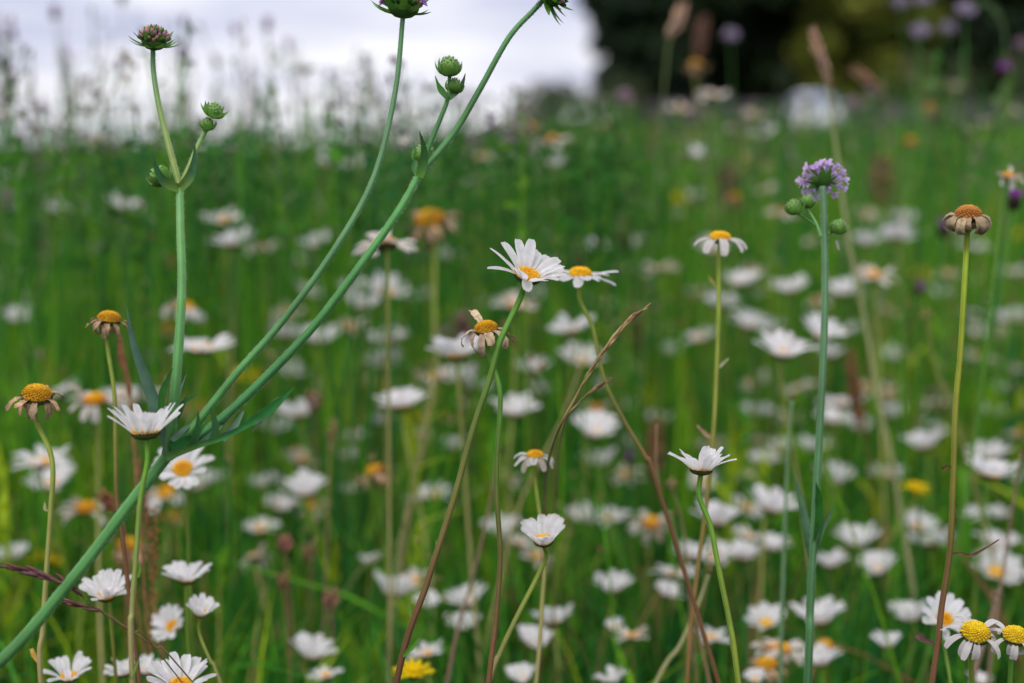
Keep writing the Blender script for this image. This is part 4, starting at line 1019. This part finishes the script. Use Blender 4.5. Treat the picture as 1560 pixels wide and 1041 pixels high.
grass_stalk([(1238, 48, 1.35), (1250, 88, 1.35), (1262, 130, 1.35), (1272, 215, 1.35), (1283, 300, 1.35), (1297, 390, 1.35), (1316, 480, 1.35), (1340, 620, 1.35), (1358, 700, 1.35), (1394, 915, 1.35)], 'tall pale grass with tan spike behind the lilac scabious', (.26, .28, .12), (.34, .22, .15), .055, sp_r=.0022, sp_l=.005, n=34, spread=.002, r0=.0021)
grass_stalk([(1040, 10, 1.8), (1030, 38, 1.8), (1020, 60, 1.8), (1012, 130, 1.8), (1000, 280, 1.8), (990, 400, 1.8)], 'tan fluffy grass head standing against the dark trees', (.15, .22, .07), (.46, .31, .22), .046, sp_r=.0022, sp_l=.006, n=36, spread=.004, r0=.0010)
grass_stalk([(1072, 28, 3.4), (1068, 55, 3.4), (1064, 95, 3.4), (1066, 150, 3.4), (1068, 240, 3.4)], 'brown upright seed spike, post-like, against the dark trees', (.10, .12, .05), (.17, .09, .065), .10, sp_r=.0045, sp_l=.008, n=60, spread=.007, r0=.0012, name='dock_stalk', cat='dock')
grass_stalk([(1300, 106, 1.9), (1322, 122, 1.9), (1345, 142, 1.9), (1362, 200, 1.9), (1368, 300, 1.9)], 'tan grass spike slanting right of the white car', (.14, .16, .06), (.28, .16, .10), .05, sp_r=.0024, sp_l=.006, n=26, spread=.003, r0=.0010)
grass_stalk([(1480, 8, 1.9), (1508, 8, 1.9), (1528, 40, 1.9), (1532, 90, 1.9), (1532, 200, 1.9), (1528, 300, 1.9)], 'arching green grass in the upper right corner', (.10, .19, .07), (.09, .16, .06), .06, sp_r=.0012, sp_l=.005, n=20, spread=.0015, r0=.0009)
# brown dock stalks: pixel paths, depth
def dock(path, D, label=None, c=RUST, hl=.14, rr=.0022, rand=1, nn=60, r0=.0007, look='dock'):
    grass_stalk([(x, y, D) for x, y in path], label, c, c, hl, sp_r=rr, sp_l=rr * 1.4, n=nn, spread=rr * 1.2, r0=r0, name='dock_stalk', cat='dock', group='rusty brown dock stalks', look=look, rand=rand, splay=.8)
dock([(1296, 535), (1302, 600), (1314, 660), (1326, 720), (1336, 840)], 1.6, 'rust brown dock stalk beside the tall pale grass stem', (.20, .09, .045), .10, .0026)
dock([(1000, 645), (998, 700), (996, 760), (992, 850)], 1.7, 'rust brown dock stalk left of the side-on sharp daisy', (.18, .10, .05), .07, .0036, 2)
dock([(236, 770), (236, 850), (232, 920), (230, 1000)], 1.03, 'rust brown dock stalk nearest the straw daisy stem, lower left', (.24, .10, .035), .09, .0012, 3, 34)
dock([(165, 760), (176, 830), (190, 900), (196, 990)], 1.12, 'thin reddish dock stalk left of the straw daisy stem', (.22, .09, .05), .012, .0022, 4, 8)
dock([(210, 700), (221, 780), (228, 860), (240, 940)], 1.10, 'reddish dock stalk directly behind the side-view daisy stem', (.22, .10, .05), .07, .0016, 5, 30)
dock([(152, 752), (168, 765), (185, 790), (196, 850)], 1.05, 'little brown seed cluster below the half-bare orange daisy', (.24, .11, .05), .012, .0018, 6, 7)
dock([(432, 818), (436, 850), (440, 900)], 1.3, None, (.28, .14, .09), .016, .0026, 7, 12)
dock([(470, 832), (472, 870), (470, 930)], 1.45, None, (.28, .14, .09), .016, .0026, 8, 12)
dock([(430, 876), (434, 920), (438, 970)], 1.2, None, (.26, .13, .07), .014, .0022, 9, 10)
dock([(504, 900), (506, 950), (505, 1000)], 1.2, None, (.26, .13, .09), .018, .0024, 10, 12)
dock([(507, 640), (503, 690), (500, 760)], 1.3, None, (.26, .18, .09), .03, .0018, 11, 14)
dock([(477, 600), (480, 680), (478, 760)], 1.5, None, (.25, .14, .09), .02, .003, 12, 14)
dock([(649, 352), (655, 420), (655, 520)], 1.9, None, (.20, .12, .06), .03, .004, 13, 20)
dock([(950, 345), (952, 420), (955, 500)], 2.2, None, (.18, .14, .07), .05, .005, 14, 26)
dock([(1020, 730), (1040, 800), (1048, 880)], 1.1, None, (.26, .18, .10), .012, .0014, 16, 6)
dock([(700, 480), (705, 560), (712, 640)], 1.8, None, (.20, .12, .10), .05, .005, 17, 26)
dock([(1105, 250), (1106, 320), (1104, 400)], 2.4, None, (.17, .14, .07), .07, .006, 18, 30)
dock([(1342, 240), (1345, 330), (1350, 430)], 2.2, None, (.20, .13, .07), .08, .006, 19, 34)
dock([(875, 370), (872, 430), (868, 520)], 2.2, None, (.22, .15, .11), .05, .006, 20, 26)
dock([(1520, 900), (1505, 960), (1480, 1040)], 1.05, 'pale brown stalk leaning behind the lower right yellow-domed daisies', (.24, .17, .11), .01, .0015, 21, 6, .0022)
dock([(968, 470), (960, 560), (955, 660)], 1.9, None, (.16, .15, .05), .06, .006, 22, 30)
dock([(1410, 470), (1425, 560), (1455, 640), (1490, 760)], 1.4, 'olive stalk slanting right of the bronze seed head stem', (.20, .20, .06), .02, .002, 23, 8, .0016)
# bare stems that show as soft pale lines
def bare(path, D, c, r0, label, rand=1):
    pts = [at(x, y, D) for x, y in path]; last = pts[-1]; d = (pts[-1] - pts[-2]).normalized()
    h = last.z; foot = last + Vector((d.x, d.y, 0)) * h * .8; foot.z = ground(foot.x, foot.y); pts += [last.lerp(foot, .55), foot]
    root = thing('bare_stalk', label, 'stalk', foot, 'bare flower stalks in the meadow')
    make_stem(root, list(reversed(pts)), r0 * 1.2, r0 * .6, c, c, 8, 7)
    tip = MB(); rs = random.Random(rand)
    for k in range(9):
        dd = Vector((rs.gauss(0, .5), rs.gauss(0, .5), 1)).normalized(); tip.ell(pts[0] - foot + dd * r0 * 1.5, dd, r0 * .5, r0 * 2.0, jit((.20, .14, .06), .2, rs), 5, 3)
    link('dried_tip', tip.mesh('dried_tip', M['dry']), root)
bare([(893, 530), (885, 555), (855, 640), (800, 750), (775, 830)], 1.25, STRAW, .0012, 'thin straw stalk slanting behind the grass spike')
bare([(1000, 645), (1003, 740), (1040, 860)], 1.02, (.26, .17, .09), .0011, 'brown bare stalk continuing below the hidden flat daisy')
bare([(1080, 875), (1062, 925), (1035, 985), (1000, 1040)], 1.02, (.30, .30, .13), .0018, 'pale straw stalk slanting towards the bottom beside the side-on daisy')
bare([(760, 690), (740, 800), (720, 880), (700, 950), (682, 1038)], 1.10, (.24, .16, .10), .0016, 'brown bare stalk between the two long central daisy stems')
bare([(655, 560), (640, 680), (612, 810), (600, 920), (590, 1000)], 1.3, (.20, .22, .08), .0016, 'soft green stalk left of the central daisy stem')
bare([(1207, 610), (1200, 700), (1194, 850), (1190, 980)], 1.08, (.13, .24, .12), .0017, 'blurred glaucous stalk left of the lilac scabious stem')
bare([(1556, 690), (1540, 790), (1530, 860), (1515, 960)], 1.1, (.24, .15, .10), .0014, 'brown stalk crossing the right edge daisies')
bare([(540, 880), (600, 830), (680, 780), (740, 740)][::-1], 1.4, (.16, .20, .07), .0013, 'faint green stalk lying diagonally left of the centre')
# little leaves and dry twigs on the sharp stems
def stem_bits(owner, bits):
    root = next(o for o in bpy.data.objects if o.get('label', '').startswith(owner)); B = root.location
    for nm, px, wd, D, c in bits:
        mb = MB(); leaf_into(mb, px, wd, D, c, base=B, cup=.4, n=6)
        link(nm, mb.mesh(nm, M['leaf' if nm == 'leaf' else 'dry']), root)
stem_bits('sharp open white', [('leaf', [(690, 768), (696, 752), (702, 741)], [4, 6, 1], .80, (.16, .34, .02)), ('leaf', [(666, 848), (665, 835), (664, 822)], [3, 4, 1], .80, (.14, .30, .03)),
    ('leaf', [(614, 1000), (628, 985), (638, 972)], [5, 9, 3], .795, (.09, .28, .02)), ('leaf', [(630, 950), (623, 925), (625, 908)], [4, 6, 1], .80, (.14, .30, .03))])
stem_bits('brown seed head', [('twig', [(1446, 845), (1462, 843), (1480, 846), (1500, 836), (1522, 822)], [4, 3, 5, 3, 2], .82, (.12, .07, .04)), ('twig', [(1449, 712), (1442, 711), (1436, 716)], [3, 4, 8], .82, (.10, .06, .03)),
    ('twig', [(1428, 985), (1416, 978), (1404, 972), (1396, 966)], [4, 6, 12, 9], .82, (.12, .07, .06)), ('twig', [(1457, 548), (1463, 553), (1466, 560)], [3, 6, 4], .82, (.16, .10, .04))])
stem_bits('white daisy with few', [('twig', [(1093, 562), (1102, 553), (1110, 546)], [3, 5, 2], .93, (.34, .34, .20)), ('twig', [(1088, 668), (1076, 662), (1062, 648)], [4, 7, 3], .93, (.34, .22, .14)), ('twig', [(1096, 440), (1087, 431), (1079, 420)], [3, 5, 2], .93, (.30, .30, .06))])
stem_bits('sharp white daisy in', [('leaf', [(210, 880), (213, 868), (213, 858)], [4, 5, 1], .752, (.15, .32, .02)), ('leaf', [(199, 1035), (204, 1020), (212, 1005)], [5, 8, 1], .752, (.16, .30, .05))])
stem_bits('large orange spent', [('twig', [(58, 1010), (52, 998), (48, 988)], [3, 8, 6], .84, (.55, .34, .08)), ('twig', [(73, 778), (69, 775), (68, 765)], [3, 6, 2], .84, (.34, .36, .16))])
stem_bits('sharp white daisy side', [('leaf', [(1118, 1000), (1115, 985), (1117, 972)], [4, 6, 1], .80, (.15, .32, .03))])
# dead leaf curl and side twigs near the sharp stems
def dead_leaf(px, wd, D, c, label):
    mb = MB(); b = at(px[-1][0], px[-1][1], D); g = Vector((b.x, b.y, 0))
    leaf_into(mb, px, wd, D, c, base=g, cup=.6, n=8, dz=.01)
    mb.tube([at(px[-1][0], px[-1][1], D + .01) - g, Vector((.005, .005, b.z * .5)), Vector((0, 0, -.003))], [.0008, .0009, .001], [c] * 3, 6)
    nm = 'dead_leaf' if 'dead' in label else 'green_leaf'
    o = link(nm, mb.mesh(nm, M['dry' if nm == 'dead_leaf' else 'leaf'])); o.location = g; o['label'] = label; o['category'] = 'leaf'
dead_leaf([(182, 512), (186, 545), (192, 565), (197, 590), (199, 610)], [5, 13, 6, 9, 3], 1.0, (.26, .12, .06), 'twisted rust brown dead leaf beside the golden withered daisy')
dead_leaf([(70, 520), (72, 560), (66, 620)], [4, 22, 8], 1.6, (.16, .26, .02), 'yellow-green blurred leaf above the orange spent daisy')
dead_leaf([(530, 965), (540, 990), (552, 1040)], [6, 24, 14], 1.25, (.15, .30, .02), 'bright yellow-green leaf near the bottom left of centre')
dead_leaf([(1045, 560), (1048, 620), (1050, 690)], [4, 26, 12], 1.9, (.14, .24, .02), 'lime blurred leaf between the drooping daisy and slanting spike')
dead_leaf([(890, 470), (938, 560), (945, 640)], [4, 20, 10], 1.9, (.13, .22, .02), 'lime blurred leaf behind the slanting grass spike')

# ------------------------------------------------------------------ labels of the blurred flowers: nearest landmark, side, rank
LM = [('the lilac scabious head', 1252, 260), ('the papery brown seed head', 1475, 325), ('the central sharp daisy', 803, 412), ('the withered central daisy', 740, 508), ('the drooping-petal daisy', 1095, 362),
      ('the side-on sharp daisy', 1066, 712), ('the cupped central daisy', 827, 812), ('the daisy under the scabious leaves', 222, 652), ('the golden withered daisy', 165, 490), ('the big orange spent daisy', 56, 605),
      ('the lower right yellow-domed daisy', 1486, 968), ('the scabious leaf tip', 447, 592), ('the slanting straw spike', 945, 510), ('the scabious round bud', 685, 100), ('the white car', 1243, 160),
      ('the yellow hawkbit on the right', 1394, 746), ('the yellow hawkbit at the bottom', 629, 1028), ('the upright scabious leaves', 1240, 800), ('the daisy under purple spikelets', 163, 906),
      ('the leftmost scabious head', 234, 65), ('the leafy scabious node', 640, 260), ('the dark tree gap', 1150, 90), ('the bottom left cupped daisy', 306, 932), ('the leafy left scabious fork', 273, 285)]
LOOK = {'open': 'soft open white daisy', 'flat': 'blurred flat white daisy', 'cup': 'blurred cupped white daisy', 'tall': 'blurred white daisy with raised petals', 'droop': 'blurred daisy with drooping petals', 'cream': 'blurred cream fading daisy',
        'half': 'half-bare daisy with orange centre', 'spent': 'blurred orange spent daisy', 'hawk': 'small yellow hawkbit', 'scabious': 'blurred mauve scabious flower', 'knapweed': 'dark knapweed head', 'yarrow': 'pale cream yarrow cluster', 'dock': 'blurred rusty dock stalk'}
ORD = ['nearest', 'second nearest', 'third nearest', 'fourth nearest', 'fifth nearest', 'sixth nearest', 'seventh nearest', 'eighth nearest', 'ninth nearest', 'tenth nearest']
bucket = {}
for o, px, py, kd in REG:
    nm, lx, ly = min(LM, key=lambda l: (l[1] - px) ** 2 + (l[2] - py) ** 2)
    dx, dy = px - lx, py - ly
    side = ('right of' if dx > 0 else 'left of') if abs(dx) > abs(dy) else ('below' if dy > 0 else 'above')
    bucket.setdefault((kd, nm, side), []).append((dx * dx + dy * dy, o))
for (kd, nm, side), lst in bucket.items():
    lst.sort(key=lambda a: a[0])
    for i, (_, o) in enumerate(lst):
        o['label'] = f"{LOOK[kd]} {side} {nm}" + (f", {ORD[min(i, 9)]}" if len(lst) > 1 else "")
